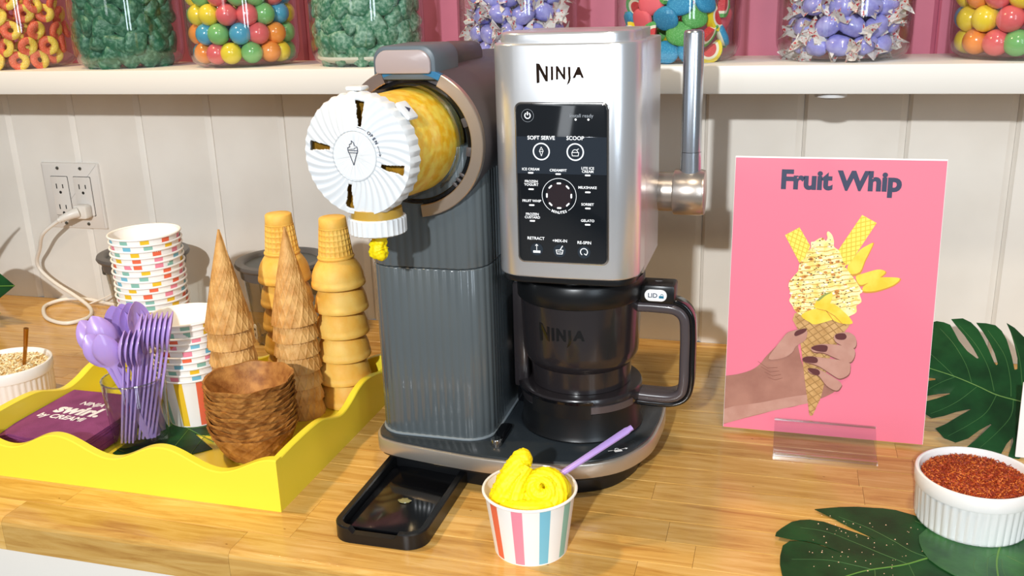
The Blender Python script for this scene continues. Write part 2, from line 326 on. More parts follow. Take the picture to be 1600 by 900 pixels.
DATA = json.loads('''{"palm":[[-0.0071,0.0611],[-0.0017,0.0621],[0.0133,0.0652],[0.0281,0.0711],[0.0374,0.0784],[0.0455,0.0902],[0.0553,0.1021],[0.0617,0.1118],[0.0664,0.1185],[0.0731,0.1217],[0.0815,0.1241],[0.0875,0.1227],[0.0879,0.1163],[0.0857,0.1107],[0.0791,0.1066],[0.0815,0.0948],[0.0847,0.084],[0.0952,0.0645],[0.1107,0.0621],[0.1276,0.0617],[0.1229,0.0557],[0.1198,0.0518],[0.1076,0.0442],[0.0925,0.0378],[0.0765,0.0311],[0.0628,0.0279],[0.0456,0.0207],[0.0247,0.013],[-0.0,0.0033],[-0.0054,0.0014]],"cone":[[0.0733,0.1418],[0.0773,0.1238],[0.0829,0.1004],[0.0882,0.0676],[0.0946,0.0327],[0.0963,0.0235],[0.0997,0.0238],[0.1038,0.0355],[0.1074,0.046],[0.1099,0.062],[0.1139,0.0918],[0.1255,0.1199],[0.1324,0.1419]],"finger0":[[0.1172,0.1193],[0.1237,0.1228],[0.1319,0.1239],[0.1388,0.1199],[0.1412,0.1129],[0.1397,0.1068],[0.1331,0.1056],[0.1246,0.1089],[0.1184,0.113]],"finger1":[[0.0929,0.103],[0.0995,0.1071],[0.1095,0.1088],[0.1263,0.1082],[0.138,0.1063],[0.1405,0.0992],[0.1377,0.0909],[0.1325,0.0895],[0.1205,0.0932],[0.1068,0.0985],[0.0966,0.0987]],"finger2":[[0.0843,0.0904],[0.0918,0.0934],[0.1003,0.0929],[0.1173,0.092],[0.1342,0.0897],[0.1366,0.0826],[0.1351,0.0751],[0.1271,0.0699],[0.1202,0.0721],[0.1027,0.0826],[0.0871,0.0869]],"finger3":[[0.091,0.078],[0.0994,0.0796],[0.1116,0.0751],[0.1274,0.0653],[0.1277,0.0598],[0.123,0.0554],[0.1125,0.0604],[0.1033,0.0716],[0.0947,0.0737]],"thumb":[[0.0474,0.0867],[0.0553,0.1021],[0.0617,0.1118],[0.0664,0.1185],[0.0731,0.1217],[0.0815,0.1241],[0.0875,0.1227],[0.0879,0.1163],[0.0857,0.1107],[0.0767,0.1036],[0.0729,0.096],[0.0629,0.0888]],"nail0":[[0.0742,0.1181],[0.0765,0.1219],[0.0832,0.1248],[0.0874,0.1249],[0.0851,0.1207],[0.0785,0.1166],[0.0752,0.1158]],"nail1":[[0.118,0.1193],[0.1212,0.1217],[0.1279,0.1222],[0.1303,0.1184],[0.1275,0.1151],[0.12,0.1153]],"nail2":[[0.0933,0.1027],[0.097,0.106],[0.1045,0.1075],[0.1105,0.1065],[0.1107,0.1021],[0.1084,0.0996],[0.0999,0.0999]],"nail3":[[0.0844,0.0895],[0.0885,0.0926],[0.0969,0.0932],[0.101,0.0908],[0.1007,0.0867],[0.0957,0.0856],[0.0879,0.0866]],"nail4":[[0.091,0.0786],[0.0943,0.0796],[0.1012,0.0788],[0.1042,0.0763],[0.1041,0.073],[0.1008,0.0718],[0.0946,0.0746]],"cream":[[0.1035,0.2362],[0.1078,0.2321],[0.1102,0.225],[0.1106,0.2193],[0.117,0.2139],[0.1234,0.1984],[0.1351,0.1832],[0.1433,0.1706],[0.1408,0.1676],[0.1434,0.1591],[0.1384,0.1544],[0.1389,0.1472],[0.1325,0.1424],[0.1219,0.1373],[0.1001,0.1374],[0.082,0.1392],[0.0734,0.1446],[0.0702,0.1503],[0.0664,0.156],[0.0682,0.162],[0.0648,0.1721],[0.0659,0.1781],[0.0697,0.1841],[0.0742,0.1902],[0.0746,0.196],[0.077,0.202],[0.0809,0.2051],[0.0819,0.2109],[0.0864,0.2169],[0.086,0.2233],[0.0893,0.2242],[0.0945,0.228],[0.0985,0.2286],[0.1014,0.2254],[0.1032,0.229],[0.102,0.2333]],"wafer0":[[0.0578,0.2301],[0.0728,0.2393],[0.0855,0.219],[0.0821,0.208],[0.0758,0.1983]],"wafer1":[[0.1375,0.2554],[0.1529,0.2472],[0.1285,0.2015],[0.1234,0.1984],[0.1143,0.2138]],"slice0":[[0.1519,0.2254],[0.1457,0.2223],[0.1382,0.2163],[0.131,0.2045],[0.1262,0.1957],[0.1295,0.1872],[0.14,0.1899],[0.1444,0.2037],[0.1489,0.2153]],"slice1":[[0.1362,0.1868],[0.1453,0.1909],[0.1582,0.1956],[0.1655,0.1948],[0.1664,0.1913],[0.159,0.1844],[0.1462,0.1773],[0.1403,0.1763],[0.1365,0.1818]],"slice2":[[0.1437,0.1743],[0.1513,0.1812],[0.1588,0.1866],[0.1798,0.1877],[0.1819,0.1849],[0.179,0.1812],[0.1727,0.1766],[0.1573,0.1703],[0.1447,0.1693]],"slice3":[[0.0938,0.1502],[0.0961,0.1577],[0.1012,0.1639],[0.1064,0.1671],[0.1118,0.1681],[0.1119,0.1601],[0.1087,0.1526],[0.1036,0.1464]],"slice4":[[0.0806,0.1404],[0.087,0.1453],[0.0969,0.1486],[0.1071,0.1466],[0.1132,0.1425],[0.116,0.139],[0.1144,0.1371],[0.0964,0.1305],[0.0895,0.1328],[0.0825,0.1369]],"slice5":[[0.1071,0.1466],[0.0983,0.1532],[0.1099,0.1557],[0.1184,0.1526],[0.1254,0.1468],[0.1325,0.1401],[0.1354,0.134],[0.1246,0.1333],[0.1144,0.1371]],"leafA":[[0.05,-0.458],[0.062,-0.452],[0.074,-0.447],[0.091,-0.442],[0.105,-0.44],[0.115,-0.438],[0.127,-0.438],[0.143,-0.444],[0.155,-0.452],[0.175,-0.464],[0.191,-0.488],[0.201,-0.512],[0.192,-0.546],[0.169,-0.591],[0.133,-0.631],[0.095,-0.661],[0.059,-0.665],[0.035,-0.655],[0.051,-0.637],[0.07,-0.619],[0.047,-0.635],[0.025,-0.632],[0.017,-0.616],[0.035,-0.6],[0.059,-0.583],[0.035,-0.591],[0.023,-0.586],[0.02,-0.575],[0.018,-0.56],[0.018,-0.547],[0.02,-0.532],[0.026,-0.524],[0.036,-0.521],[0.05,-0.522],[0.064,-0.527],[0.08,-0.535],[0.069,-0.528],[0.056,-0.521],[0.043,-0.519],[0.028,-0.52],[0.013,-0.518],[0.014,-0.512],[0.018,-0.505],[0.028,-0.49],[0.036,-0.484],[0.045,-0.48],[0.058,-0.479],[0.073,-0.484],[0.088,-0.49],[0.105,-0.498],[0.094,-0.489],[0.08,-0.479],[0.066,-0.468]],"leafB":[[0.143,-0.483],[0.142,-0.495],[0.143,-0.508],[0.147,-0.523],[0.154,-0.533],[0.163,-0.542],[0.174,-0.551],[0.192,-0.56],[0.228,-0.56],[0.269,-0.541],[0.306,-0.493],[0.319,-0.448],[0.308,-0.416],[0.283,-0.407],[0.248,-0.405],[0.218,-0.412],[0.186,-0.429],[0.161,-0.453]],"Amid":[[0.048,-0.592],[0.076,-0.567],[0.095,-0.552],[0.125,-0.535],[0.148,-0.518],[0.176,-0.501],[0.204,-0.49]],"Av":[[[0.148,-0.518],[0.134,-0.511],[0.119,-0.496],[0.098,-0.478],[0.072,-0.465]],[[0.128,-0.533],[0.106,-0.521],[0.087,-0.509],[0.062,-0.497],[0.036,-0.498]],[[0.097,-0.551],[0.079,-0.548],[0.06,-0.546],[0.028,-0.551]],[[0.129,-0.533],[0.132,-0.553],[0.135,-0.577]],[[0.099,-0.551],[0.097,-0.576],[0.089,-0.61]],[[0.173,-0.503],[0.171,-0.49],[0.16,-0.47],[0.143,-0.455]]],"Bv":[[[0.198,-0.509],[0.193,-0.533],[0.193,-0.552]],[[0.223,-0.503],[0.206,-0.501],[0.198,-0.509]],[[0.215,-0.502],[0.226,-0.512],[0.243,-0.521]],[[0.187,-0.511],[0.183,-0.53],[0.188,-0.547]],[[0.209,-0.509],[0.207,-0.532],[0.211,-0.546]]],"leafR":[[0.16,-0.196,0.058],[0.164,-0.174,0.072],[0.17,-0.155,0.083],[0.179,-0.14,0.092],[0.187,-0.134,0.096],[0.195,-0.131,0.097],[0.203,-0.132,0.097],[0.21,-0.135,0.095],[0.214,-0.145,0.089],[0.218,-0.156,0.082],[0.226,-0.169,0.075],[0.236,-0.178,0.069],[0.238,-0.177,0.07],[0.233,-0.164,0.078],[0.225,-0.148,0.087],[0.216,-0.134,0.095],[0.212,-0.127,0.1],[0.225,-0.125,0.101],[0.234,-0.13,0.098],[0.241,-0.139,0.092],[0.246,-0.152,0.085],[0.25,-0.165,0.077],[0.254,-0.181,0.067],[0.256,-0.185,0.065],[0.258,-0.183,0.066],[0.256,-0.169,0.075],[0.252,-0.155,0.083],[0.246,-0.141,0.091],[0.24,-0.13,0.098],[0.251,-0.13,0.098],[0.261,-0.132,0.097],[0.267,-0.139,0.093],[0.271,-0.15,0.086],[0.272,-0.156,0.082],[0.274,-0.172,0.073],[0.275,-0.189,0.063],[0.278,-0.188,0.063],[0.28,-0.174,0.072],[0.279,-0.156,0.082],[0.277,-0.14,0.092],[0.274,-0.128,0.099],[0.282,-0.134,0.096],[0.291,-0.146,0.088],[0.299,-0.163,0.078],[0.306,-0.193,0.06],[0.306,-0.218,0.045],[0.299,-0.243,0.03],[0.288,-0.267,0.016],[0.274,-0.287,0.004],[0.264,-0.296,-0.002],[0.254,-0.297,-0.002],[0.257,-0.289,0.002],[0.263,-0.275,0.011],[0.263,-0.27,0.014],[0.256,-0.278,0.009],[0.249,-0.29,0.002],[0.244,-0.293,0.0],[0.229,-0.292,0.001],[0.214,-0.287,0.004],[0.225,-0.277,0.01],[0.243,-0.258,0.021],[0.242,-0.257,0.022],[0.23,-0.265,0.017],[0.217,-0.276,0.011],[0.204,-0.282,0.007],[0.192,-0.278,0.009],[0.184,-0.268,0.015],[0.195,-0.262,0.019],[0.21,-0.251,0.025],[0.223,-0.242,0.031],[0.223,-0.241,0.031],[0.207,-0.246,0.028],[0.194,-0.252,0.025],[0.181,-0.256,0.022],[0.175,-0.252,0.025],[0.171,-0.244,0.029],[0.175,-0.237,0.034],[0.188,-0.232,0.037],[0.203,-0.225,0.041],[0.202,-0.224,0.042],[0.19,-0.226,0.04],[0.175,-0.23,0.038],[0.168,-0.226,0.04],[0.173,-0.213,0.048],[0.188,-0.209,0.051],[0.188,-0.207,0.052],[0.173,-0.206,0.052],[0.162,-0.205,0.053]],"Rmid":[[0.163,-0.189,0.063],[0.183,-0.195,0.059],[0.209,-0.203,0.054],[0.233,-0.213,0.048],[0.252,-0.222,0.043],[0.277,-0.228,0.039],[0.297,-0.233,0.036]],"Rv":[[[0.209,-0.203,0.054],[0.199,-0.191,0.061],[0.186,-0.177,0.07],[0.176,-0.166,0.076]],[[0.227,-0.209,0.051],[0.223,-0.187,0.064],[0.212,-0.161,0.079],[0.198,-0.141,0.091]],[[0.25,-0.218,0.045],[0.247,-0.189,0.062],[0.237,-0.161,0.079],[0.22,-0.135,0.095]],[[0.267,-0.223,0.042],[0.269,-0.2,0.056],[0.266,-0.17,0.074],[0.252,-0.14,0.092]],[[0.28,-0.227,0.04],[0.281,-0.203,0.054],[0.282,-0.173,0.072],[0.278,-0.145,0.089]],[[0.209,-0.204,0.054],[0.195,-0.211,0.049],[0.18,-0.221,0.044]],[[0.232,-0.214,0.048],[0.212,-0.232,0.037],[0.194,-0.244,0.029],[0.18,-0.251,0.026]],[[0.252,-0.222,0.043],[0.239,-0.244,0.029],[0.22,-0.26,0.02],[0.196,-0.276,0.01]],[[0.269,-0.227,0.04],[0.264,-0.246,0.028],[0.249,-0.265,0.017],[0.228,-0.286,0.004]]]}''')
# ---------------------------------------------------------------- setting
m_white = mat('painted_boards', '#e6e0d6', 0.42, noise_s=6, color2='#dcd5ca', bump=0.15, bump_s=60)
m_shelf = mat('white_laminate', '#dcd8d1', 0.4)
m_pink = mat('pink_paint', '#b5647c', 0.5, noise_s=5, color2='#a85a72')
m_wood = wood_mat()
X0, PW = -1.2739, 0.1299        # groove positions along the wall
wall = thing('wall_back', None, None); wall['kind'] = 'structure'
def plank_geo(w, h, d, g=0.0090, gd=0.0040):
    e = 0.00015
    sec = [(e, d), (e, gd+0.001), (0.0010, gd), (g*0.5, 0.0), (w-g, 0), (w-0.0010, gd), (w-e, gd+0.001), (w-e, d)]
    return loft([[(x, y, 0) for x, y in sec], [(x, y, h) for x, y in sec]])
pg = plank_geo(PW, 0.371, 0.018)
p0 = None
for k in range(-3, 17):
    if p0 is None:
        p0 = add('plank', pg, m_white, wall, smooth=False); o = p0
    else:
        o = p0.copy(); COL.objects.link(o)
    o.location = (X0+PW*k, 0, 0)
wp = thing('wall_recess', None, None); wp['kind'] = 'structure'
pg = plank_geo(PW, 0.45, 0.02, 0.006, 0.004); q0 = None
for k in range(-3, 17):
    if q0 is None: q0 = add('plank', pg, m_pink, wp, smooth=False); o = q0
    else: o = q0.copy(); COL.objects.link(o)
    o.location = (X0+PW*k+0.03, 0.045, 0.405)
t = add('trim_1', box(-1.75, 1.0, 0.02, 0.064, 0.3712, 0.4048), m_white, smooth=False); t['kind'] = 'structure'

shelf = add('wall_shelf', box(-1.75, 1.0, -0.15, 0.019, 0.3765, 0.4105, 0.0015), m_shelf, org=(-0.4, -0.07, 0.3765))
tag(shelf, 'long white shelf running across the wall under the candy jars', 'shelf')
puck = thing('puck_light', 'small round light fixed under the right half of the white shelf', 'light', (0.052, -0.125, 0.376))
add('housing', lathe([(0, 0), (0.0165, 0), (0.0185, -0.0012), (0.0185, -0.005), (0.016, -0.0058), (0, -0.0058)], 32, (0.052, -0.125, 0.3764)), mat('puck_white', '#d8d6d4', 0.4), puck)
add('lens', lathe([(0, 0), (0.012, 0), (0.012, -0.0008), (0, -0.0008)], 24, (0.052, -0.125, 0.3704)), mat('puck_lens', '#55534f', 0.2), puck)

# butcher block worktop made of staves
top = thing('worktop', 'thick butcher block worktop of glued beech staves', 'countertop', (-0.4, -0.33, 0))
rows = 17; rh = 0.656/17.5; y = -0.656
fixed = {0: -0.752, 1: -0.71, 2: -0.058, 5: -0.11, 6: 0.099, 7: 0.096}
def stave_geo(L, D, front):
    b = 0.0005
    sec = [(0, -0.036), (0, -b), (b, 0), (D-b, 0), (D, -b), (D, -0.036)]
    if front: sec = [(0, -0.036), (0, -0.007), (0.001, -0.0035), (0.003, -0.0012), (0.006, 0), (D-b, 0), (D, -b), (D, -0.036)]
    return loft([[(0, yy, z) for yy, z in sec], [(L, yy, z) for yy, z in sec]])
k = 0
while y < -0.001:
    D = min(rh, -y)-0.0002
    xs = [-1.62]; 
    if k in fixed:
        x = fixed[k]; left = []
        while x > -1.5: left.append(x); x -= rnd.uniform(0.26, 0.46)
        right = []; x = fixed[k]+rnd.uniform(0.25, 0.45)
        while x < 0.75: right.append(x); x += rnd.uniform(0.25, 0.45)
        xs += sorted(left)+right
    else:
        x = -1.62+rnd.uniform(0.1, 0.4)
        while x < 0.72: xs.append(x); x += rnd.uniform(0.25, 0.5)
    xs.append(0.85)
    for a, b in zip(xs, xs[1:]):
        o = add('stave', stave_geo(b-a-0.0003, D, k == 0), m_wood, top, org=None, smooth=False)
        for v in o.data.vertices: v.co += ORG[top.name]
        o.location = (a-ORG[top.name].x, y-ORG[top.name].y, 0)
    y += rh; k += 1
cab = thing('base_cabinet', 'white cabinet under the wooden worktop', 'cabinet', (-0.4, -0.33, -0.9))
add('body', box(-1.62, 0.85, -0.625, -0.001, -0.9, -0.0365), m_shelf, cab, smooth=False)
for i, a in enumerate((-1.62, -1.0, -0.38, 0.24)):
    add('door', box(a+0.002, a+0.608, -0.645, -0.6255, -0.885, -0.0385, 0.0015), m_shelf, cab)
fl = add('floor', box(-3, 3, -5, 0.02, -0.95, -0.9), mat('floor_tile', '#8f8a84', 0.5), smooth=False); fl['kind'] = 'structure'

# ---------------------------------------------------------------- outlet, plug and cord
m_plate = mat('outlet_plastic', '#ddd6cd', 0.35); m_dark = mat('slot_dark', '#1c1a18', 0.6); m_steel = mat('screw_steel', '#b5b0a8', 0.3, metal=0.9)
ol = thing('wall_outlet', 'white double wall outlet plate with four sockets on the panelled wall', 'outlet', (-1.165, 0, 0.19))
add('face_plate', xf(prism(rrect(-0.058, 0.058, -0.0572, 0.0572, 0.003, 3), 0, 0.0052, 0.0035, bot=False), front_at(-1.165, 0, 0.19)), m_plate, ol)
for cx in (-1.188, -1.142):
    ins = add('receptacle', xf(prism(rrect(-0.0168, 0.0168, -0.0335, 0.0335, 0.002, 3), 0.0, 0.0072, 0.0006, bot=False), front_at(cx, 0, 0.19)), m_plate, ol)
    add('outline_gap', xf(prism(rrect(-0.0176, 0.0176, -0.0343, 0.0343, 0.002, 3), 0.0, 0.0055), front_at(cx, 0, 0.19)), m_dark, ins)
    for cz in (0.207, 0.171):
        for dx, h in ((-0.0063, 0.0085), (0.0063, 0.007)):
            add('slot', box(cx+dx-0.001, cx+dx+0.001, -0.0074, -0.005, cz-h/2, cz+h/2), m_dark, ins, smooth=False)
        add('ground_hole', xf(lathe([(0, 0), (0.0026, 0), (0.0026, 0.0074), (0, 0.0074)], 16), front_at(cx, 0, cz-0.0105)), m_dark, ins)
    for cz in (0.238, 0.142):
        sc = add('screw', xf(lathe([(0, 0), (0.0034, 0), (0.003, 0.0062), (0, 0.0066)], 16), front_at(cx, 0, cz)), m_steel, ol)
        add('screw_slot', box(cx-0.003, cx+0.003, -0.0069, -0.0064, cz-0.0004, cz+0.0004), m_dark, sc, smooth=False)
m_cord = mat('cord_plastic', '#e4ddd2', 0.35)
cord = thing('power_cord', 'white power cord with plug in the outlet, looping onto the worktop', 'cord', (-1.142, -0.01, 0.165))
pl = join(xf(prism(rrect(-0.013, 0.013, -0.012, 0.012, 0.005, 4), 0, 0.016, 0.003), front_at(-1.142, -0.0075, 0.166)),
          tube([(-1.146, -0.022, 0.166), (-1.153, -0.030, 0.164), (-1.162, -0.037, 0.160), (-1.172, -0.042, 0.155)], [0.0095, 0.008, 0.0062, 0.0042], 12))
add('plug', pl, m_cord, cord)
for i in range(4):
    a = 0.25+i*0.2; p = Vector((-1.153, -0.030, 0.164)).lerp(Vector((-1.172, -0.042, 0.155)), a)
    add('strain_relief_ring', tube([p, p+Vector((-0.0012, -0.0008, -0.0006))], 0.0078-0.0025*a, 12), m_cord, cord)
path = smooth_path([(-1.172, -0.042, 0.155), (-1.205, -0.045, 0.132), (-1.232, -0.03, 0.10), (-1.252, -0.02, 0.075), (-1.250, -0.016, 0.055), (-1.222, -0.02, 0.036), (-1.175, -0.03, 0.018),
    (-1.138, -0.045, 0.007), (-1.113, -0.068, 0.004), (-1.101, -0.095, 0.0035), (-1.118, -0.124, 0.0035), (-1.166, -0.110, 0.0035), (-1.208, -0.072, 0.0035), (-1.222, -0.045, 0.004), (-1.205, -0.022, 0.007), (-1.16, -0.016, 0.0075), (-1.10, -0.022, 0.0035), (-1.02, -0.02, 0.0035), (-0.9, -0.02, 0.0035)], 8)
add('cable', tube(path, 0.0032, 10), m_cord, cord)
add('branch_cable', tube(smooth_path([(-1.145, -0.036, 0.006), (-1.11, -0.02, 0.02), (-1.06, -0.012, 0.05), (-1.0, -0.012, 0.08)], 6), 0.0013, 6), m_cord, cord)

# ---------------------------------------------------------------- candy jars
m_glass = clear_glass('jar_glass', (0.97, 0.98, 0.97), 0.03, 0.045, 1.0)
JR = 0.080; JY = -0.063; JZ = 0.4105
jar_prof = [(0, 0.0), (0.055, 0.0), (0.066, 0.002), (0.0745, 0.008), (0.079, 0.018), (JR, 0.03), (JR, 0.19), (0.076, 0.205), (0.066, 0.215), (0.066, 0.235),
            (0.0635, 0.235), (0.0635, 0.214), (0.073, 0.203), (0.0775, 0.19), (0.0775, 0.03), (0.0765, 0.02), (0.0722, 0.010), (0.064, 0.005), (0.054, 0.003), (0, 0.003)]
JARS = [(-1.163, 'gummy rings', 'at the far left of the shelf'), (-0.965, 'green gumdrops', 'between the ring jar and the gumball jar'),
        (-0.768, 'coloured gumballs', 'left of the machine, between two green jars'), (-0.571, 'sugary green gumdrops', 'left of the latch of the machine'),
        (-0.352, 'purple wrapped taffy', 'behind the silver machine head'), (-0.139, 'blue, red and yellow gummies', 'behind the upright lever'),
        (0.064, 'purple wrapped taffy', 'above the pink sign'), (0.2645, 'coloured gumballs', 'at the far right of the shelf')]
jar0 = None
for (x, c, w) in JARS:
    if jar0 is None:
        jar0 = thing('candy_jar', 'x', 'jar', (x, JY, JZ), 'glass candy jars on the white shelf')
        add('glass_body', lathe(jar_prof, 72, (x, JY, JZ)), m_glass, jar0, auto=80); j = jar0
    else: j = dup(jar0, (x, JY, JZ))
    j['label'] = f'tall clear glass jar of {c} {w}'

def candy_mats(h, rough=0.35, b=0.0, nz=None, c2=None, **k): return mat('candy_'+h+str(rough), h, rough, bump=b, noise_s=nz, color2=c2, **k)
def place(proto, p, rot, label, group, first=[None]):
    o = dup(proto, p, rot, label, group); return o
def kill(o):
    for c in list(o.children): bpy.data.objects.remove(c)
    bpy.data.objects.remove(o)
def jar_slots(n_out, dz, z0, layers, rc, inner, jit=0.003, full=True):
    """candy centres inside a jar: rings by layer; front and sides only in the outer ring"""
    out = []
    for L in range(layers):
        off = (L % 2)*0.5
        for i in range(n_out):
            a = 2*PI*(i+off)/n_out + rnd.uniform(-.05, .05)
            zz = z0+L*dz
            rr = rc - max(0, (0.03-zz))*0.30
            if math.sin(a) > 0.45: continue
            out.append((rr*math.cos(a)+rnd.uniform(-jit, jit)*.5, rr*math.sin(a)+rnd.uniform(-jit, jit)*.5, zz+rnd.uniform(-jit, jit), a))
        for i in range(inner):
            a = 2*PI*(i+off)/inner
            if math.sin(a) > 0.35: continue
            out.append((rc*0.48*math.cos(a), rc*0.48*math.sin(a), z0+L*dz+dz*0.3, a))
    return out
# gumballs
gb = lathe([(0.0152*math.sin(PI*i/16)*(1+(0.012 if i % 2 else 0)), -0.0152*math.cos(PI*i/16)*1.0) for i in range(17)], 24)
gcols = [('red', '#e0666a'), ('orange', '#ee9040'), ('yellow', '#ecd03c'), ('green', '#7ab56e'), ('blue', '#4f9fc2')]
gprot = []
for nme, c in gcols:
    o = add('gumball', gb, mat('gum_'+nme, c, 0.22, coat=0.4, noise_s=260, color2=c, bump=0.1, bump_s=300)); gprot.append((nme, o)); tag(o, 'x', 'candy')
seq = [0, 3, 3, 4, 1, 0, 2, 3, 1, 2, 0, 4, 3, 1, 1, 0, 3, 2, 4, 0, 1]
n = 0
for (jx, where) in ((JARS[2][0], 'in the gumball jar left of the machine'), (JARS[7][0], 'in the gumball jar at the far right')):
    for (x, y, z, a) in jar_slots(14, 0.0262, 0.0200, 5, 0.0615, 5, 0.0006):
        if jx > 0.2 and x > 0.045: continue
        nme, pr_ = gprot[(seq[n % len(seq)]+rnd.choice([0, 0, 0, 1, 2])) % 5]; n += 1
        place(pr_, (jx+x, JY+y, JZ+z), (rnd.uniform(0, 6), rnd.uniform(0, 6), 0), f'{nme} gumball {where}', 'gumballs '+where)
for _, o in gprot: bpy.data.objects.remove(o)
# gummy rings (two-tone, sugared)
R_, r_ = 0.0092, 0.0056; rg = grid_solid(lambda a, b: ((R_+r_*math.cos(2*PI*b))*math.cos(2*PI*a), (R_+r_*math.cos(2*PI*b))*math.sin(2*PI*a), r_*0.85*math.sin(2*PI*b)), 24, 12)
mi = [0 if (sum(rg[0][i][0] for i in fa)/4) > 0.001 else 1 for fa in rg[1]]
mr_y = mat('gummy_yellow', '#e8c23c', 0.35, bump=0.5, bump_s=1500, sss=0.2, sss_r=0.004, noise_s=700, color2='#f0d978', contrast=(.45, .6))
mr_r = mat('gummy_peach', '#dd5a3e', 0.35, bump=0.5, bump_s=1500, sss=0.2, sss_r=0.004, noise_s=700, color2='#ee8a6a', contrast=(.45, .65))
ring = tag(add('gummy_ring', (rg[0], rg[1], mi), [mr_y, mr_r]), 'yellow and red gummy ring in the jar at far left', 'candy')
for (x, y, z, a) in jar_slots(13, 0.0205, 0.016, 6, 0.0655, 9, 0.004):
    
    tl = rnd.uniform(1.05, 2.0)
    place(ring, (JARS[0][0]+x, JY+y, JZ+z), (tl, 0, a+PI/2+rnd.uniform(-.5, .5)), 'yellow and red gummy ring in the jar at far left', 'gummy rings in the far left jar')
bpy.data.objects.remove(ring)
# green gumdrops
gm = mat('green_jelly', '#2a6248', 0.38, bump=0.8, bump_s=350, noise_s=150, color2='#79a58c', contrast=(.45, .8))
gm2 = mat('green_jelly_sugared', '#3a7759', 0.45, bump=0.9, bump_s=350, noise_s=170, color2='#a9c6b2', contrast=(.42, .76))
for ji, m_, nm_ in ((1, gm, 'green gumdrop in the jar second from the left'), (3, gm2, 'sugared green gumdrop in the jar behind the machine')):
    pr_ = [tag(add('green_gumdrop', blob(0.0190, 0.0155, 0.0120, s+ji, 0.16, 1.4, sq=0.62), m_, smooth=True, auto=60), nm_, 'candy') for s in range(5)]
    for (x, y, z, a) in jar_slots(13, 0.0215, 0.0165, 6, 0.0605, 5, 0.004):
        place(rnd.choice(pr_), (JARS[ji][0]+x, JY+y, JZ+z), (PI/2+rnd.uniform(-.5, .5), rnd.uniform(0, 6), a+PI/2+rnd.uniform(-.5, .5)), nm_, nm_.replace('gumdrop', 'gumdrops'))
    for o in pr_: bpy.data.objects.remove(o)
sg = add('loose_sugar', lathe([(0, 0.0032), (0.053, 0.0032), (0.0638, 0.0052), (0.0715, 0.0102), (0.072, 0.0135), (0.06, 0.0105), (0.03, 0.009), (0, 0.0085)], 40, (JARS[3][0], JY, JZ)), mat('sugar', '#e9e4d6', 0.7, bump=1, bump_s=1800), org=(JARS[3][0], JY, JZ))
tag(sg, 'loose white sugar lying in the bottom of the green gumdrop jar', 'sugar', kind='stuff')
# taffy in twisted wrappers
m_lav = mat('taffy_lavender', '#8f8bd6', 0.25, coat=0.5, noise_s=120, color2='#a9a6e4')
m_wrap = bpy.data.materials.new('waxed_wrapper'); m_wrap.use_nodes = True
nt = m_wrap.node_tree; b_ = nt.nodes['Principled BSDF']; b_.inputs['Roughness'].default_value = 0.35
tc = nt.nodes.new('ShaderNodeTexCoord'); nn = nt.nodes.new('ShaderNodeTexNoise'); nn.inputs['Scale'].default_value = 260; nn.inputs['Detail'].default_value = 1.5
nt.links.new(tc.outputs['Object'], nn.inputs['Vector']); cr = nt.nodes.new('ShaderNodeValToRGB'); nt.links.new(nn.outputs['Fac'], cr.inputs[0])
cr.color_ramp.elements[0].position = 0.60; cr.color_ramp.elements[0].color = lin('#ded6d2'); cr.color_ramp.elements[1].position = 0.62; cr.color_ramp.elements[1].color = lin('#c8323c')
nt.links.new(cr.outputs[0], b_.inputs['Base Color'])
def taffy_body(s):
    g = blob(0.0150, 0.0115, 0.0115, s, 0.06, 2, 14, 9, 0.75); return g
def wrapper(s):
    rr = random.Random(s); gs = []
    for sx in (-1, 1):
        n_ = 14; V = []; F = []
        for j in range(4):
            t = j/3; rad = [0.0085, 0.0035, 0.0100, 0.0165][j]; xx = [0.0115, 0.0155, 0.0205, 0.027][j]
            for i in range(n_):
                a = 2*PI*i/n_; k = rad*(1+(0.35*math.sin(5*a+s) + rr.uniform(-.2, .2))*t)
                V.append((sx*(xx+rr.uniform(-.0025, .0025)*t), k*math.cos(a)*(1-0.45*t), k*math.sin(a)))
        for j in range(3):
            for i in range(n_):
                q = (i+1) % n_; F.append((j*n_+i, j*n_+q, (j+1)*n_+q, (j+1)*n_+i))
        gs.append((V, F))
    return join(*gs)
tprot = []
for s in range(4):
    tt = thing('wrapped_taffy', 'x', 'candy'); add('candy_body', taffy_body(s), m_lav, tt); add('twisted_wrapper', wrapper(s), m_wrap, tt, auto=20); tprot.append(tt)
for ji, where in ((4, 'in the jar behind the silver head'), (6, 'in the jar above the pink sign')):
    for (x, y, z, a) in jar_slots(11, 0.0225, 0.019, 5, 0.0530, 4, 0.002):
        place(rnd.choice(tprot), (JARS[ji][0]+x, JY+y, JZ+z), (rnd.uniform(0, 6), rnd.uniform(-.5, .5), a+PI/2+rnd.uniform(-.45, .45)), 'purple taffy in white twisted wrapper '+where, 'wrapped taffies '+where)
for o in tprot: kill(o)
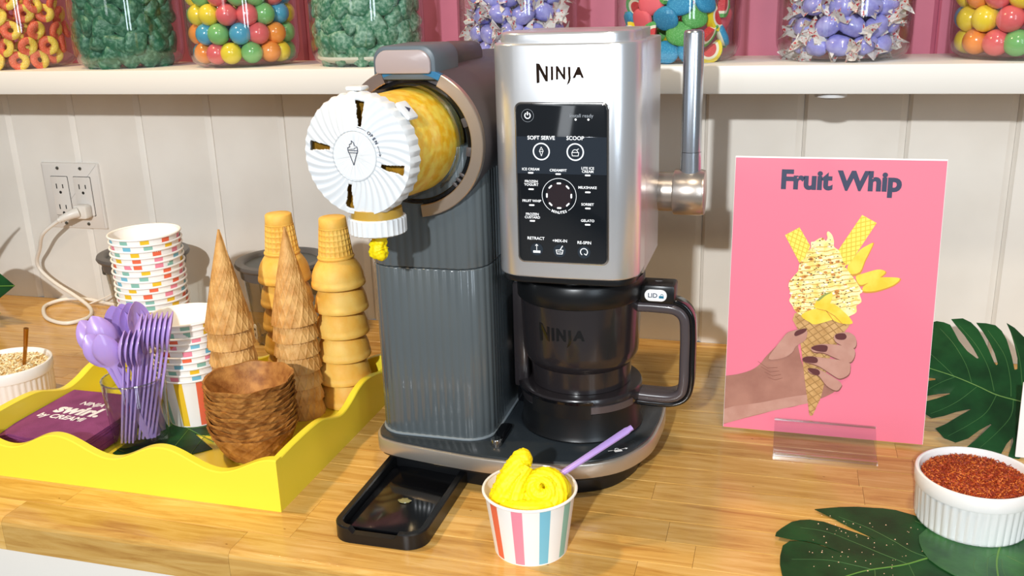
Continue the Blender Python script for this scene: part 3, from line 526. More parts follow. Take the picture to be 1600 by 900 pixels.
# mixed gummies
mb_ = mat('gummy_blue', '#1f86b8', 0.45, bump=0.7, bump_s=1500, noise_s=900, color2='#5fb4d8', contrast=(.5, .72))
mw_ = mat('gummy_white', '#e9e2cd', 0.4); mg_ = mat('gummy_green', '#4fa04a', 0.45, bump=.5, bump_s=1500, noise_s=900, color2='#8cc483', contrast=(.5, .72))
mred = mat('gummy_red', '#cf2f38', 0.35, bump=.5, bump_s=1500, noise_s=900, color2='#e8766c', contrast=(.52, .72)); myel = mat('gummy_bright_yellow', '#f0d227', 0.35)
mpk = mat('gummy_pink', '#e8606c', 0.4, bump=.5, bump_s=1500)
def wedge(ms):
    gs = []
    for k_, (ra, rb) in enumerate(((0.0, 0.010), (0.010, 0.0135), (0.0135, 0.018))):
        n_ = 12; rings = []
        o_ = [(rb*math.cos(PI*i/n_), rb*math.sin(PI*i/n_)) for i in range(n_+1)]
        i_ = [(ra*math.cos(PI*i/n_), ra*math.sin(PI*i/n_)) for i in range(n_, -1, -1)] if ra else []
        pl_ = o_+i_
        gs.append(setm(plate(pl_, Matrix.Translation((0, -0.006, -0.0045)), 0.009), k_))
    return join(*gs)
def heart(ms):
    g = blob(0.0165, 0.0150, 0.0065, 5, 0.05, 1, 18, 9, 0.8); mi = [0 if sum(g[0][i][2] for i in fa) > -0.006 else 1 for fa in g[1]]
    return (g[0], g[1], mi)
pr_ = [('blue pillow-shaped gummy', add('pillow_gummy', heart(0), [mb_, mw_], auto=70)), ('red gummy wedge with green rind', add('gummy_wedge', wedge(0), [mred, mw_, mg_], auto=50)),
       ('pink pillow-shaped gummy', add('pillow_gummy', heart(0), [mpk, mw_], auto=70)), ('red gummy wedge with yellow rind', add('gummy_wedge', wedge(0), [mred, mw_, myel], auto=50)),
       ('green pillow-shaped gummy', add('pillow_gummy', heart(0), [mg_, mw_], auto=70))]
for l_, o in pr_: tag(o, l_, 'candy')
for (x, y, z, a) in jar_slots(11, 0.0195, 0.014, 7, 0.0585, 4, 0.003):
    l_, o = pr_[rnd.choice([0, 0, 1, 1, 2, 3, 3, 4])]
    place(o, (JARS[5][0]+x, JY+y, JZ+z), (PI/2+rnd.uniform(-.6, .6), rnd.uniform(0, 6) if 'wedge' in l_ else rnd.uniform(-.4, .4), a+PI/2+rnd.uniform(-.5, .5)), l_+' in the jar behind the lever', 'mixed gummies in the jar behind the lever')
for _, o in pr_: bpy.data.objects.remove(o)
# ---------------------------------------------------------------- ice cream machine
m_silver = mat('satin_silver', '#e4e6ea', 0.28, metal=0.78, bump=0.05, bump_s=2500)
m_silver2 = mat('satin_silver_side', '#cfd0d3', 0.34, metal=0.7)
m_steelrod = mat('polished_lever', '#ccd2da', 0.24, metal=0.95)
m_champ = mat('champagne_metal', '#cdb9a6', 0.28, metal=0.85)
m_hub = mat('champagne_hub', '#c3b6aa', 0.30, metal=0.85)
m_black = mat('black_plastic', '#131416', 0.32)
m_blackg = mat('gloss_black_plastic', '#0b0c0f', 0.12, coat=0.3)
m_char = mat('charcoal_plastic', '#4a4444', 0.42)
m_slate = mat('slate_plastic', '#59646c', 0.4)
m_slate2 = mat('connector_slate', '#7a858d', 0.4)
m_smoke = mat('smoked_plastic', '#262224', 0.22, coat=0.3)
m_smoke2 = mat('smoked_plastic_light', '#4a4244', 0.26, coat=0.3)
m_chrome = mat('chrome', '#c8c4c0', 0.08, metal=1.0)
m_copper = mat('dark_copper_chrome', '#6d5648', 0.14, metal=1.0)
m_screen = mat('black_glass_panel', '#14181d', 0.06, coat=0.6)
m_screen2 = mat('black_glass_panel_lit', '#262d36', 0.08, coat=0.6)
m_ink = mat('white_ink_glow', '#f4f6f8', 0.4, emis=('#f4f6f8', 0.25))  # white print with a faint glow of its own added
m_inkg = mat('grey_ink', '#9aa0a8', 0.4)
m_white_pl = mat('white_cap_plastic', '#dfe2e4', 0.34)
m_navy = mat('navy_ink', '#1f3350', 0.4)
m_blue = mat('blue_band', '#2f6f98', 0.3)

MC = thing('ice_cream_machine', 'silver and charcoal countertop soft serve ice cream machine in the middle', 'machine', (-0.26, -0.31, 0))
def dk(pts, k=5): return [(p[0], p[1]) for p in smooth_path([(a, b, 0) for a, b in pts], k, True)]
deck = dk([(-0.419, -0.21), (-0.419, -0.30), (-0.417, -0.43), (-0.411, -0.468), (-0.392, -0.483), (-0.34, -0.493), (-0.28, -0.500), (-0.22, -0.499), (-0.175, -0.489), (-0.140, -0.465),
           (-0.119, -0.425), (-0.113, -0.385), (-0.112, -0.345), (-0.116, -0.320), (-0.135, -0.300), (-0.17, -0.292), (-0.22, -0.27), (-0.27, -0.20), (-0.30, -0.185), (-0.40, -0.185)])
add('foot', prism(offset_outline(deck, 0.018), 0.0, 0.0245, 0.002), m_black, MC)
add('lower_lip', prism(offset_outline(deck, 0.0035), 0.0225, 0.0262, 0.001), m_black, MC)
add('silver_band', prism(deck, 0.0262, 0.0425, 0.0015), mat('band_silver', '#c4bcb2', 0.30, metal=0.75), MC)
dkm = add('base_deck', prism(offset_outline(deck, 0.0028), 0.0425, 0.0452, 0.0012), mat('deck_slate', '#2b3136', 0.25, coat=0.2), MC)
# ribbed front pillar
def pillar(z0, z1, ins=0.0):
    x0, x1, y0, y1, q = -0.4105+ins, -0.2825-ins, -0.4685+ins, -0.20, 0.030
    base = rrect(x0, x1, y0, y1, [q, q, 0.01, 0.01], 10); out = []
    pts = base; dense = []
    n_ = len(pts)
    for i in range(n_):
        a, b = Vector(pts[i]), Vector(pts[(i+1) % n_]); L = (b-a).length; s = max(1, int(L/0.0014))
        dense += [a.lerp(b, k/s) for k in range(s)]
    acc = 0; prev = dense[0]
    for i, p in enumerate(dense):
        acc += (p-prev).length; prev = p
        t = (dense[(i+1) % len(dense)]-dense[i-1]).normalized(); nrm = Vector((t.y, -t.x))
        fr = min(1, max(0, (-0.40-p.y)/0.03)) if True else 0
        out.append(tuple(p + nrm*(0.0009*fr*(abs(math.sin(PI*acc/0.0088))-0.6))))
    return prism(out, z0, z1, 0.0012)
m_rib = mat('tinted_ribbed_tank', '#555c5f', 0.24, coat=0.35)
add('ribbed_front_tank', pillar(0.0455, 0.2345), m_rib, MC, auto=60)
add('ribbed_upper_housing', pillar(0.2353, 0.36), m_rib, MC, auto=60)
add('seam', prism(rrect(-0.409, -0.284, -0.466, -0.205, [0.029, 0.029, 0.01, 0.01]), 0.2342, 0.2356), m_black, MC)
add('tank_base_trim', prism(rrect(-0.4125, -0.2805, -0.4705, -0.195, [0.031, 0.031, 0.01, 0.01]), 0.0452, 0.0478, 0.0008), mat('tank_trim', '#7d868c', 0.3), MC)
# rear body and connector
add('rear_body', box(-0.284, -0.165, -0.315, -0.272, 0.045, 0.44, 0.006), m_black, MC)
add('connector', box(-0.287, -0.255, -0.372, -0.22, 0.205, 0.392, 0.004), m_slate2, MC)
add('recess_wall', box(-0.2815, -0.262, -0.36, -0.23, 0.0455, 0.2045, 0.003), m_blackg, MC)
# barrel housing: horizontal drum with its axis towards the room
BX, BZ = -0.3485, 0.3635
def ylathe(prof, n=72, bx=BX, bz=BZ):       # prof (radius, y)
    return [(bx+rr*math.cos(2*PI*i/n), yy, bz+rr*math.sin(2*PI*i/n)) for rr, yy in prof for i in range(n)], \
        [(k*n+i, k*n+(i+1) % n, (k+1)*n+(i+1) % n, (k+1)*n+i) for k in range(len(prof)-1) for i in range(n)]
def ylathec(prof, n=72, bx=BX, bz=BZ):
    g = ylathe(prof, n, bx, bz); return g[0], g[1]+[tuple(range(n)), tuple((len(prof)-1)*n+i for i in range(n))]
add('barrel_housing', ylathec([(0.055, -0.19), (0.070, -0.194), (0.0735, -0.205), (0.0735, -0.464), (0.0725, -0.467), (0.061, -0.467), (0.061, -0.44), (0.02, -0.44)], 96), m_char, MC)
def arc_ring(r0, r1, y0, y1, a0, a1, n=60, bx=BX, bz=BZ):
    rings = []
    for i in range(n+1):
        a = math.radians(a0+(a1-a0)*i/n); c, s = math.cos(a), math.sin(a); b = 0.0008
        rings.append([(bx+rr*c, yy, bz+rr*s) for rr, yy in ((r0, y1), (r0, y0+b), (r0+b, y0), (r1-b, y0), (r1, y0+b), (r1, y1))])
    return loft(rings)
add('barrel_bezel', arc_ring(0.0615, 0.0735, -0.4755, -0.467, -84, 62), m_champ, MC)
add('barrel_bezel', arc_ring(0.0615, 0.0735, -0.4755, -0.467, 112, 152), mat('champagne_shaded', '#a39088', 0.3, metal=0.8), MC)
add('blue_lock_band', arc_ring(0.0668, 0.0735, -0.4747, -0.467, 62.5, 111.5, 24), m_blue, MC)
add('socket_ring', arc_ring(0.0565, 0.0612, -0.4705, -0.442, -180, 180, 96), m_blackg, MC)
for a in (20, -8, -32, -38, -44, 200, 230):
    rr = 0.0595; c, s_ = math.cos(math.radians(a)), math.sin(math.radians(a))
    add('lock_tooth', xf(box(-0.0045 if a in (20, -8) else -0.0015, 0.0045 if a in (20, -8) else 0.0015, -0.0015, 0.0015, -0.004, 0.004, 0.0006), Matrix.Translation((BX+rr*c, -0.4705, BZ+rr*s_)) @ Matrix.Rotation(-math.radians(a)+PI/2, 4, 'Y')), m_char, MC)
# latch on top of the barrel
def arch_block(w, z0, z1, y0, y1, q, bev, cx=-0.3515):
    o = rrect(-w/2, w/2, 0, z1-z0, [0.003, 0.003, q, q], 6)
    return xf(prism(o, 0, y1-y0, bev), Matrix.Translation((cx, y1, z0)) @ FRONT)
add('latch_cover', arch_block(0.064, 0.4235, 0.4560, -0.4745, -0.405, 0.014, 0.003), m_slate, MC)
add('latch_rear_cover', arch_block(0.050, 0.42, 0.4515, -0.405, -0.30, 0.012, 0.004), m_char, MC)
add('latch_button', arch_block(0.056, 0.4300, 0.4520, -0.4785, -0.474, 0.012, 0.0015), mat('latch_taupe', '#a89a9a', 0.25, coat=0.4), MC)
# head block
def head_outline(x0, x1, yf, yb, q=0.028):
    pts = rrect(x0, x1, yf, yb, [q, q, 0.004, 0.004], 12)
    return [(px, py-0.006*max(0, 1-((px-(x0+x1)/2)/((x1-x0)/2))**2)*(1 if py < yf+0.03 else 0)) for px, py in pts]
HX0, HX1 = -0.2685, -0.1275
def densify(pts, step=0.006):
    out = []
    for i in range(len(pts)):
        a, b = Vector(pts[i]), Vector(pts[(i+1) % len(pts)]); s = max(1, int((b-a).length/step)); out += [tuple(a.lerp(b, k/s)) for k in range(s)]
    return out
def crown(pts, x0, x1, yf, amt=0.006):
    cx, hw = (x0+x1)/2, (x1-x0)/2
    return [(px, py-amt*max(0, 1-((px-cx)/hw)**2)*max(0, min(1, (yf+0.04-py)/0.04))) for px, py in pts]
hf = crown(densify(rrect(HX0, HX1, -0.472, -0.418, [0.026, 0.026, 0.0005, 0.0005], 12)), HX0, HX1, -0.472, 0.005)
add('head_shell', prism(hf, 0.2335, 0.4560, 0.0022), m_silver, MC, auto=50)
add('head_side_shell', prism(rrect(HX0+0.001, HX1-0.0008, -0.4175, -0.30, [0.0005, 0.0005, 0.01, 0.01]), 0.226, 0.4545, 0.0015), m_silver2, MC)
add('head_inner', prism(rrect(HX0+0.003, HX1-0.003, -0.47, -0.301, [0.025, 0.025, 0.01, 0.01]), 0.2265, 0.2345, 0.001), m_black, MC)
hf2 = crown(densify(rrect(HX0+0.006, HX1-0.0075, -0.466, -0.40, [0.024, 0.024, 0.0005, 0.0005], 12)), HX0, HX1, -0.466, 0.005)
add('head_top_cap', prism(hf2, 0.4555, 0.4655, 0.0025, bot=False), m_silver, MC, auto=50)
add('head_top_rear', prism(rrect(HX0+0.0068, HX1-0.010, -0.3995, -0.32, 0.006), 0.4540, 0.4640, 0.0015, bot=False), m_silver2, MC)
# control panel
PX0, PX1, PZ0, PZ1 = -0.2425, -0.1535, 0.2495, 0.4035; PYF = -0.4768; PCX = (PX0+PX1)/2
add('panel_trim', xf(prism(rrect(-0.0447, 0.0447, -0.0772, 0.0772, 0.0065, 8), 0, 0.0052, 0.0012, bot=False), front_at(PCX, -0.4722, 0.3265)), m_chrome, MC)
pn = add('control_panel', xf(prism(rrect(-0.0430, 0.0430, -0.0755, 0.0755, 0.0055, 8), 0, 0.0062, 0.0006, bot=False), front_at(PCX, -0.4722, 0.3265)), m_screen, MC)
PY = -0.4786
add('panel_band', xf(box(-0.0428, 0.0428, 0.0107, 0.0456, 0, 0.0003), front_at(PCX, PY+0.0001, 0.3265)), m_screen2, pn, smooth=False)
# panel coordinates: px in the photograph of the panel -> metres from its centre
def pc(px, py): return ((px-880.5)/144*0.0880, (287.5-py)/248.5*0.1530)
def ptext(s, px, py, h, m=None, bold=0.00006):
    x, z = pc(px, py)
    add('printed_label', xf(text_geo(s, h, bold, 0.0002), front_at(PCX+x, PY-0.0002, 0.3265+z)), m or m_ink, pn, smooth=False)
def stroke(pts, w, name='printed_symbol', m=None, closed=False):
    pts = [Vector((a, b)) for a, b in pts]; gs = []
    for a, b in zip(pts, pts[1:]+([pts[0]] if closed else [])):
        d = (b-a);
        if d.length < 1e-9: continue
        d.normalize(); nrm = Vector((-d.y, d.x))*w/2; e = d*w*0.25
        q = [a-e+nrm, a-e-nrm, b+e-nrm, b+e+nrm]
        gs.append(([(p.x, p.y, 0.0002) for p in q], [(0, 1, 2, 3)]))
    return join(*gs)
def arc(cx, cy, rr, a0, a1, n=40): return [(cx+rr*math.cos(math.radians(a0+(a1-a0)*i/n)), cy+rr*math.sin(math.radians(a0+(a1-a0)*i/n))) for i in range(n+1)]
def psym(g, m=None, nm='printed_symbol'): add(nm, xf(g, front_at(PCX, PY-0.0002, 0.3265)), m or m_ink, pn, smooth=False)
x, z = pc(829, 182); psym(stroke(arc(x, z, 0.0058, 0, 360), 0.0003), m_inkg); psym(join(stroke(arc(x, z, 0.0026, 125, 415), 0.0010), stroke([(x, z+0.0005), (x, z+0.0034)], 0.0010)))
ptext('install', 903, 182, 0.0046, m_inkg, 0.0); ptext('ready', 922, 182, 0.0046, m_inkg, 0.0)
for q in (903.5, 923): x, z = pc(q, 187.5); psym(xf(lathe([(0, 0.0002), (0.0010, 0.0002)], 16), Matrix.Translation((x, z, 0))), nm='indicator_light')
ptext('SOFT SERVE', 849.5, 215.5, 0.0050); ptext('SCOOP', 902.5, 215.5, 0.0050)
for q in (849.5, 902.5):
    x, z = pc(q, 236); psym(stroke(arc(x, z, 0.0076, 0, 360, 48), 0.0012), nm='button_ring')
x, z = pc(849.5, 236)
psym(join(stroke([(x-0.0015, z), (x, z-0.0042), (x+0.0015, z)], 0.0004), stroke([(x-0.0019, z), (x+0.0019, z)], 0.0004), stroke([(x-0.0019, z+0.0003), (x-0.0012, z+0.002), (x, z+0.0042), (x+0.0012, z+0.002), (x+0.0019, z+0.0003)], 0.0004), stroke([(x-0.0015, z+0.0014), (x+0.0013, z+0.0022)], 0.0003)))
x, z = pc(902.5, 237)
psym(join(stroke([(x-0.0033, z+0.0002), (x-0.0028, z-0.003), (x+0.0028, z-0.003), (x+0.0033, z+0.0002)], 0.0005, closed=True), stroke(arc(x-0.0002, z+0.0002, 0.0026, 10, 180, 12), 0.0005), stroke([(x+0.001, z+0.0024), (x+0.0032, z+0.0036)], 0.0005)))
for s_, px, py in (('ICE CREAM', 832, 263.5), ('CREAMIFIT', 875.5, 264.5), ('LITE ICE', 921.5, 260.5), ('CREAM', 921.5, 265.5), ('FROZEN', 832.5, 282.5), ('YOGURT', 832.5, 287.5), ('MILKSHAKE', 921, 290),
                   ('FRUIT WHIP', 832.5, 313), ('SORBET', 921, 316), ('FROZEN', 833, 334), ('CUSTARD', 833, 339), ('GELATO', 921, 341.5), ('RETRACT', 838, 372.5), ('+MIX-IN', 876.5, 375), ('RE-SPIN', 915.5, 376.5)):
    ptext(s_, px, py, 0.0034 if py < 360 else 0.0040, bold=0.00003)
for px, py in ((832, 269), (875.5, 270), (921.5, 271), (832, 294.5), (921.5, 297), (832.5, 319.5), (921.5, 322), (833, 344.5), (921, 347.5)):
    x, z = pc(px, py); psym(xf(prism(rrect(-0.0026, 0.0026, -0.0007, 0.0007, 0.0006, 3), 0, 0.0003), Matrix.Translation((x, z, 0))), nm='indicator_bar')
x, z = pc(876.5, 303.5)
add('dial_display', xf(lathe([(0, 0.0003), (0.0125, 0.0003), (0.0125, 0)], 40), front_at(PCX+x, PY, 0.3265+z)), mat('dial_brownish', '#2b2327', 0.08, coat=0.5), pn)
psym(stroke(arc(x, z, 0.0165, -58, 238, 60), 0.0004), nm='dial_ring')
for k in range(8):
    a = math.radians(k*45); c_, s2 = math.cos(a), math.sin(a)
    psym(xf(prism(rrect(-0.0021, 0.0021, -0.00075, 0.00075, 0.0007, 3), 0, 0.0006), Matrix.Translation((x+0.0118*c_, z+0.0118*s2, 0)) @ Matrix.Rotation(a+PI/2, 4, 'Z')), nm='indicator_bar')
for i, ch in enumerate('MINUTES'):
    a = math.radians(-90+(i-3)*7.6)
    add('printed_label', xf(text_geo(ch, 0.0036, 0.00005), Matrix.Translation((PCX+x, PY-0.0002, 0.3265+z)) @ FRONT @ Matrix.Translation((0.0163*math.cos(a), 0.0163*math.sin(a), 0)) @ Matrix.Rotation(a+PI/2, 4, 'Z')), m_ink, pn, smooth=False)
m_btn = mat('panel_button_disc', '#2c333b', 0.15, coat=0.4)
for px, py in ((839, 390), (876, 391), (915, 391.5)):
    x, z = pc(px, py); add('button_disc', xf(lathe([(0, 0.0002), (0.0062, 0.0002), (0.0062, 0)], 32), front_at(PCX+x, PY, 0.3265+z)), m_btn, pn)
x, z = pc(839, 388); psym(join(stroke([(x, z-0.002), (x, z+0.0036)], 0.0005), stroke([(x-0.0013, z+0.0024), (x, z+0.0038), (x+0.0013, z+0.0024)], 0.0005), stroke([(x-0.003, z-0.0036), (x+0.003, z-0.0036)], 0.0022)))
x, z = pc(876, 391); psym(join(stroke([(x-0.0036, z+0.0008), (x+0.0036, z+0.0008)], 0.0006), stroke([(x-0.0034, z+0.0008), (x-0.0026, z-0.003), (x+0.0026, z-0.003), (x+0.0034, z+0.0008)], 0.0006), stroke([(x+0.0005, z+0.001), (x+0.003, z+0.005)], 0.0008), stroke([(x-0.002, z-0.001), (x+0.002, z-0.0012)], 0.0005)))
x, z = pc(915, 391); psym(join(stroke(arc(x, z, 0.0034, -60, 235, 24), 0.0008), stroke([(x+0.0003, z-0.0018), (x+0.0022, z-0.0030), (x+0.0033, z-0.0012)], 0.0007)))
# raised brand letters
def letters(cx, cz, w, y, m, parent, name='raised_letter', th=0.0010, M=None):
    L_ = [[(158, 400), (178, 402), (215, 470), (215, 415), (230, 417), (228, 507), (214, 505), (177, 437), (177, 512), (160, 516)],
          [(247, 418), (262, 418), (262, 497), (247, 500)],
          [(278, 416), (291, 416), (322, 465), (322, 420), (336, 420), (336, 495), (325, 495), (292, 447), (292, 495), (278, 497)],
          [(350, 420), (367, 420), (369, 490), (362, 512), (342, 532), (347, 515), (354, 492)],
          [(378, 487), (409, 422), (423, 422), (448, 487), (432, 487), (425.5, 470), (403, 470), (395, 487)]]
    s_ = w/290
    for k_, l in enumerate(L_):
        pl_ = [((a-303)*s_, (462-b)*s_) for a, b in l]
        add(name, xf(plate(pl_, Matrix.Identity(4), th), (M(pl_[0][0]) if M else front_at(cx, y, cz))), m, parent, smooth=False)
letters(-0.1985, 0.4290, 0.0445, -0.4762, m_copper, MC, M=None)
# side lever
add('lever_axle', tube([(-0.132, -0.30, 0.2865), (-0.113, -0.30, 0.2865)], 0.0215, 40), m_hub, MC)
add('lever_axle_groove', tube([(-0.1334, -0.30, 0.2865), (-0.1322, -0.30, 0.2865)], 0.0225, 40), m_char, MC)
add('lever_hub', tube([(-0.113, -0.30, 0.2865), (-0.1122, -0.30, 0.2865), (-0.111, -0.30, 0.2865), (-0.0825, -0.30, 0.2865), (-0.0815, -0.30, 0.2865), (-0.0792, -0.30, 0.2865), (-0.0787, -0.30, 0.2865)],
                      [0.0215, 0.0245, 0.0252, 0.0252, 0.0245, 0.0245, 0.0215], 48), m_hub, MC)
add('lever_collar', lathe([(0, 0.306), (0.0118, 0.306), (0.0112, 0.331), (0, 0.331)], 32, (-0.0953, -0.30, 0)), m_steelrod, MC)
add('lever_rod', lathe([(0, 0.3315), (0.0110, 0.3315), (0.0107, 0.455), (0.0098, 0.4575), (0.0082, 0.4585), (0, 0.4588)], 32, (-0.0953, -0.30, 0)), m_steelrod, MC)
# little release switch on the deck
add('release_switch', join(prism(rrect(-0.2815, -0.2675, -0.470, -0.425, 0.006, 5), 0.0452, 0.0500, 0.002)), m_blackg, MC)
add('release_switch_post', lathe([(0, 0.045), (0.0058, 0.045), (0.0058, 0.0525), (0.0050, 0.0535), (0, 0.0535)], 24, (-0.2735, -0.472, 0)), m_chrome, MC)
add('deck_symbol', xf(join(stroke([(-0.010, 0), (-0.0052, 0)], 0.0008), stroke([(-0.003, -0.0022), (0.003, -0.0022)], 0.0045), stroke(arc(0, 0.0012, 0.0019, 0, 180, 10), 0.0007), stroke([(0.005, 0), (0.011, 0)], 0.0007), stroke([(0.009, 0.0013), (0.0112, 0), (0.009, -0.0013)], 0.0007)),
                      Matrix.Translation((-0.148, -0.455, 0.0453)) @ Matrix.Rotation(0.55, 4, 'Z')), m_ink, dkm, smooth=False)

# ---------------------------------------------------------------- smoked processing bowl with handle and lid
CX, CY = -0.2000, -0.385
PB = thing('processing_bowl', 'dark smoked plastic pitcher with handle locked under the silver head', 'pitcher', (CX, CY, 0.0455))
def pl_lathe(prof, n=72): return lathe(prof, n, (CX, CY, 0))
add('turntable', pl_lathe([(0, 0.0455), (0.0665, 0.0455), (0.0675, 0.0475), (0.0655, 0.052), (0.0640, 0.0770), (0.0620, 0.0785), (0, 0.0785)]), m_black, PB)
add('lock_ring', pl_lathe([(0.0520, 0.0786), (0.0655, 0.0786), (0.0665, 0.0800), (0.0668, 0.0925), (0.0655, 0.0945), (0.0610, 0.0955), (0.0530, 0.0955), (0.0520, 0.0786)]), m_smoke, PB)
def wall_arc(r0, r1, z0, z1, a0, a1, n=30):
    rings = []
    for i in range(n+1):
        a = math.radians(a0+(a1-a0)*i/n); c_, s2 = math.cos(a), math.sin(a)
        rings.append([(CX+rr*c_, CY+rr*s2, zz) for rr, zz in ((r0, z0), (r1, z0), (r1, z1), (r0, z1))])
    return loft(rings)
add('lock_ring_rib', wall_arc(0.0660, 0.0690, 0.090, 0.0925, 195, 292), m_blackg, PB)
add('lock_ring_slot', wall_arc(0.0662, 0.0682, 0.074, 0.0895, 232, 290), m_black, PB)
add('lock_ring_step', wall_arc(0.0660, 0.0678, 0.0795, 0.087, 290, 335), m_smoke2, PB)
add('bowl_neck', pl_lathe([(0.045, 0.0955), (0.0540, 0.0960), (0.0550, 0.119), (0.050, 0.1195)]), m_smoke, PB)
add('bowl_body', pl_lathe([(0.030, 0.1180), (0.0545, 0.1190), (0.0590, 0.1235), (0.0618, 0.1300), (0.0628, 0.1380), (0.0650, 0.1960), (0.060, 0.1965)]), m_smoke, PB)
add('lid_collar', pl_lathe([(0.060, 0.1930), (0.0668, 0.1930), (0.0680, 0.1945), (0.0685, 0.2150), (0.0670, 0.2170), (0.0620, 0.2175), (0, 0.2175)]), m_black, PB)
add('lid_top', pl_lathe([(0, 0.2175), (0.0600, 0.2175), (0.0600, 0.2210), (0.0680, 0.2225), (0.0690, 0.2250), (0, 0.2258)]), m_blackg, PB)
add('rear_support', box(-0.2715, -0.255, -0.405, -0.340, 0.085, 0.205, 0.003), m_smoke, PB)
# handle
hp = smooth_path([(-0.139, CY, 0.1870), (-0.118, CY, 0.1870), (-0.097, CY, 0.1850), (-0.0855, CY, 0.1745), (-0.0830, CY, 0.155), (-0.0830, CY, 0.125), (-0.0835, CY, 0.098), (-0.0880, CY, 0.084), (-0.101, CY, 0.0772), (-0.120, CY, 0.0765), (-0.139, CY, 0.0772)], 6)
def strap(path, w, t, shift=0.0):
    pts = [Vector(p) for p in path]; rings = []
    for i, p in enumerate(pts):
        tg = (pts[min(i+1, len(pts)-1)]-pts[max(i-1, 0)]).normalized(); nr = Vector((tg.z, 0, -tg.x)); 
        o = rrect(-w/2, w/2, -t/2, t/2, min(w, t)*0.35, 3)
        rings.append([tuple(p - nr*(b+shift) + Vector((0, a, 0))) for a, b in o])
    return loft(rings)
add('handle', strap(hp, 0.026, 0.0105, -0.0045), m_smoke2, PB)
add('handle_spine', strap(hp, 0.020, 0.0060, 0.0035), m_blackg, PB)
add('lid_lock_block', box(-0.1355, -0.0985, CY-0.015, CY+0.015, 0.1885, 0.2085, 0.003), m_black, PB)
lb = add('lid_button', xf(prism(rrect(-0.0115, 0.0115, -0.0062, 0.0062, 0.006, 6), 0, 0.0022, 0.0006, bot=False), front_at(-0.1180, CY-0.0145, 0.1980)), mat('button_white', '#f2f2f2', 0.35), PB)
add('printed_label', xf(text_geo('LID', 0.0068, 0.00008), front_at(-0.1210, CY-0.01685, 0.1980)), m_navy, lb, smooth=False)
add('printed_symbol', xf(join(stroke([(-0.0018, -0.0012), (0.0018, -0.0012)], 0.0026), stroke(arc(0.0006, 0.0006, 0.0013, 0, 180, 8), 0.0006)), front_at(-0.1120, CY-0.01685, 0.1980)), mat('teal_ink', '#1c6e8c', 0.4), lb, smooth=False)
add('printed_symbol', xf(stroke([(-0.004, 0.001), (0.004, 0.001), (0, -0.002), (-0.004, 0.001)], 0.0008), Matrix.Translation((-0.117, CY, 0.2088))), m_inkg, PB, smooth=False)
# embossed letters wrap round the body
L_ = [[(158, 400), (178, 402), (215, 470), (215, 415), (230, 417), (228, 507), (214, 505), (177, 437), (177, 512), (160, 516)], [(247, 418), (262, 418), (262, 497), (247, 500)],
      [(278, 416), (291, 416), (322, 465), (322, 420), (336, 420), (336, 495), (325, 495), (292, 447), (292, 495), (278, 497)], [(350, 420), (367, 420), (369, 490), (362, 512), (342, 532), (347, 515), (354, 492)],
      [(378, 487), (409, 422), (423, 422), (448, 487), (432, 487), (425.5, 470), (403, 470), (395, 487)]]
for l in L_:
    s_ = 0.0500/290; pl_ = [((a-303)*s_, (462-b)*s_) for a, b in l]; g = plate(pl_, Matrix.Identity(4), 0.0012); V = []
    for (a, b, c_) in g[0]:
        th_ = -PI/2-0.13+a/0.0636; zz = 0.1640+b; rr = 0.0628+(zz-0.138)*0.038-0.0006+c_
        V.append((CX+rr*math.cos(th_), CY+rr*math.sin(th_), zz))
    add('embossed_letter', (V, g[1]), m_blackg, PB, smooth=False)

# ---------------------------------------------------------------- soft serve pint held in the barrel
YC = -0.560
PT = thing('soft_serve_pint', 'clear pint of yellow ice cream with white fluted dispensing lid, on the barrel', 'pint', (-0.356, -0.51, 0.365))
TILT = Matrix.Translation((BX, -0.455, BZ)) @ Matrix.Rotation(math.radians(2.2), 4, 'X') @ Matrix.Rotation(math.radians(2.6), 4, 'Z').inverted() @ Matrix.Translation((-BX, 0.455, -BZ))
TILT = Matrix.Translation((BX-0.0060, -0.455, BZ+0.0005)) @ Matrix.Rotation(math.radians(-0.6), 4, 'X') @ Matrix.Rotation(math.radians(-7.0), 4, 'Z') @ Matrix.Translation((-BX, 0.455, -BZ))
m_ic = mat('yellow_ice_cream', '#f7bd12', 0.5, noise_s=90, color2='#ffe05a', contrast=(.4, .62), bump=0.4, bump_s=220, sss=0.15, sss_r=0.004)
add('ice_cream_fill', xf(ylathec([(0.02, -0.440), (0.0500, -0.441), (0.0515, -0.450), (0.0490, -0.545), (0.02, -0.5455)]), TILT), m_ic, PT)
add('clear_wall', xf(ylathe([(0.0535, -0.4400), (0.0545, -0.4600), (0.0522, -0.5500)]), TILT), clear_glass('pint_plastic', (0.99, 0.99, 0.97), 0.12, 0.03, 0.5), PT)
add('clear_rim', xf(arc_ring(0.0530, 0.0570, -0.4640, -0.4560, -180, 180, 72), TILT), clear_glass('pint_rim', (0.75, 0.82, 0.82), 0.05, 0.25, 1.0), PT)
add('skirt_ring', xf(ylathec([(0.0528, -0.5440), (0.0540, -0.5455), (0.0540, -0.5500), (0.0528, -0.5515)]), TILT), mat('amber_gap', '#a37a2c', 0.3), PT)
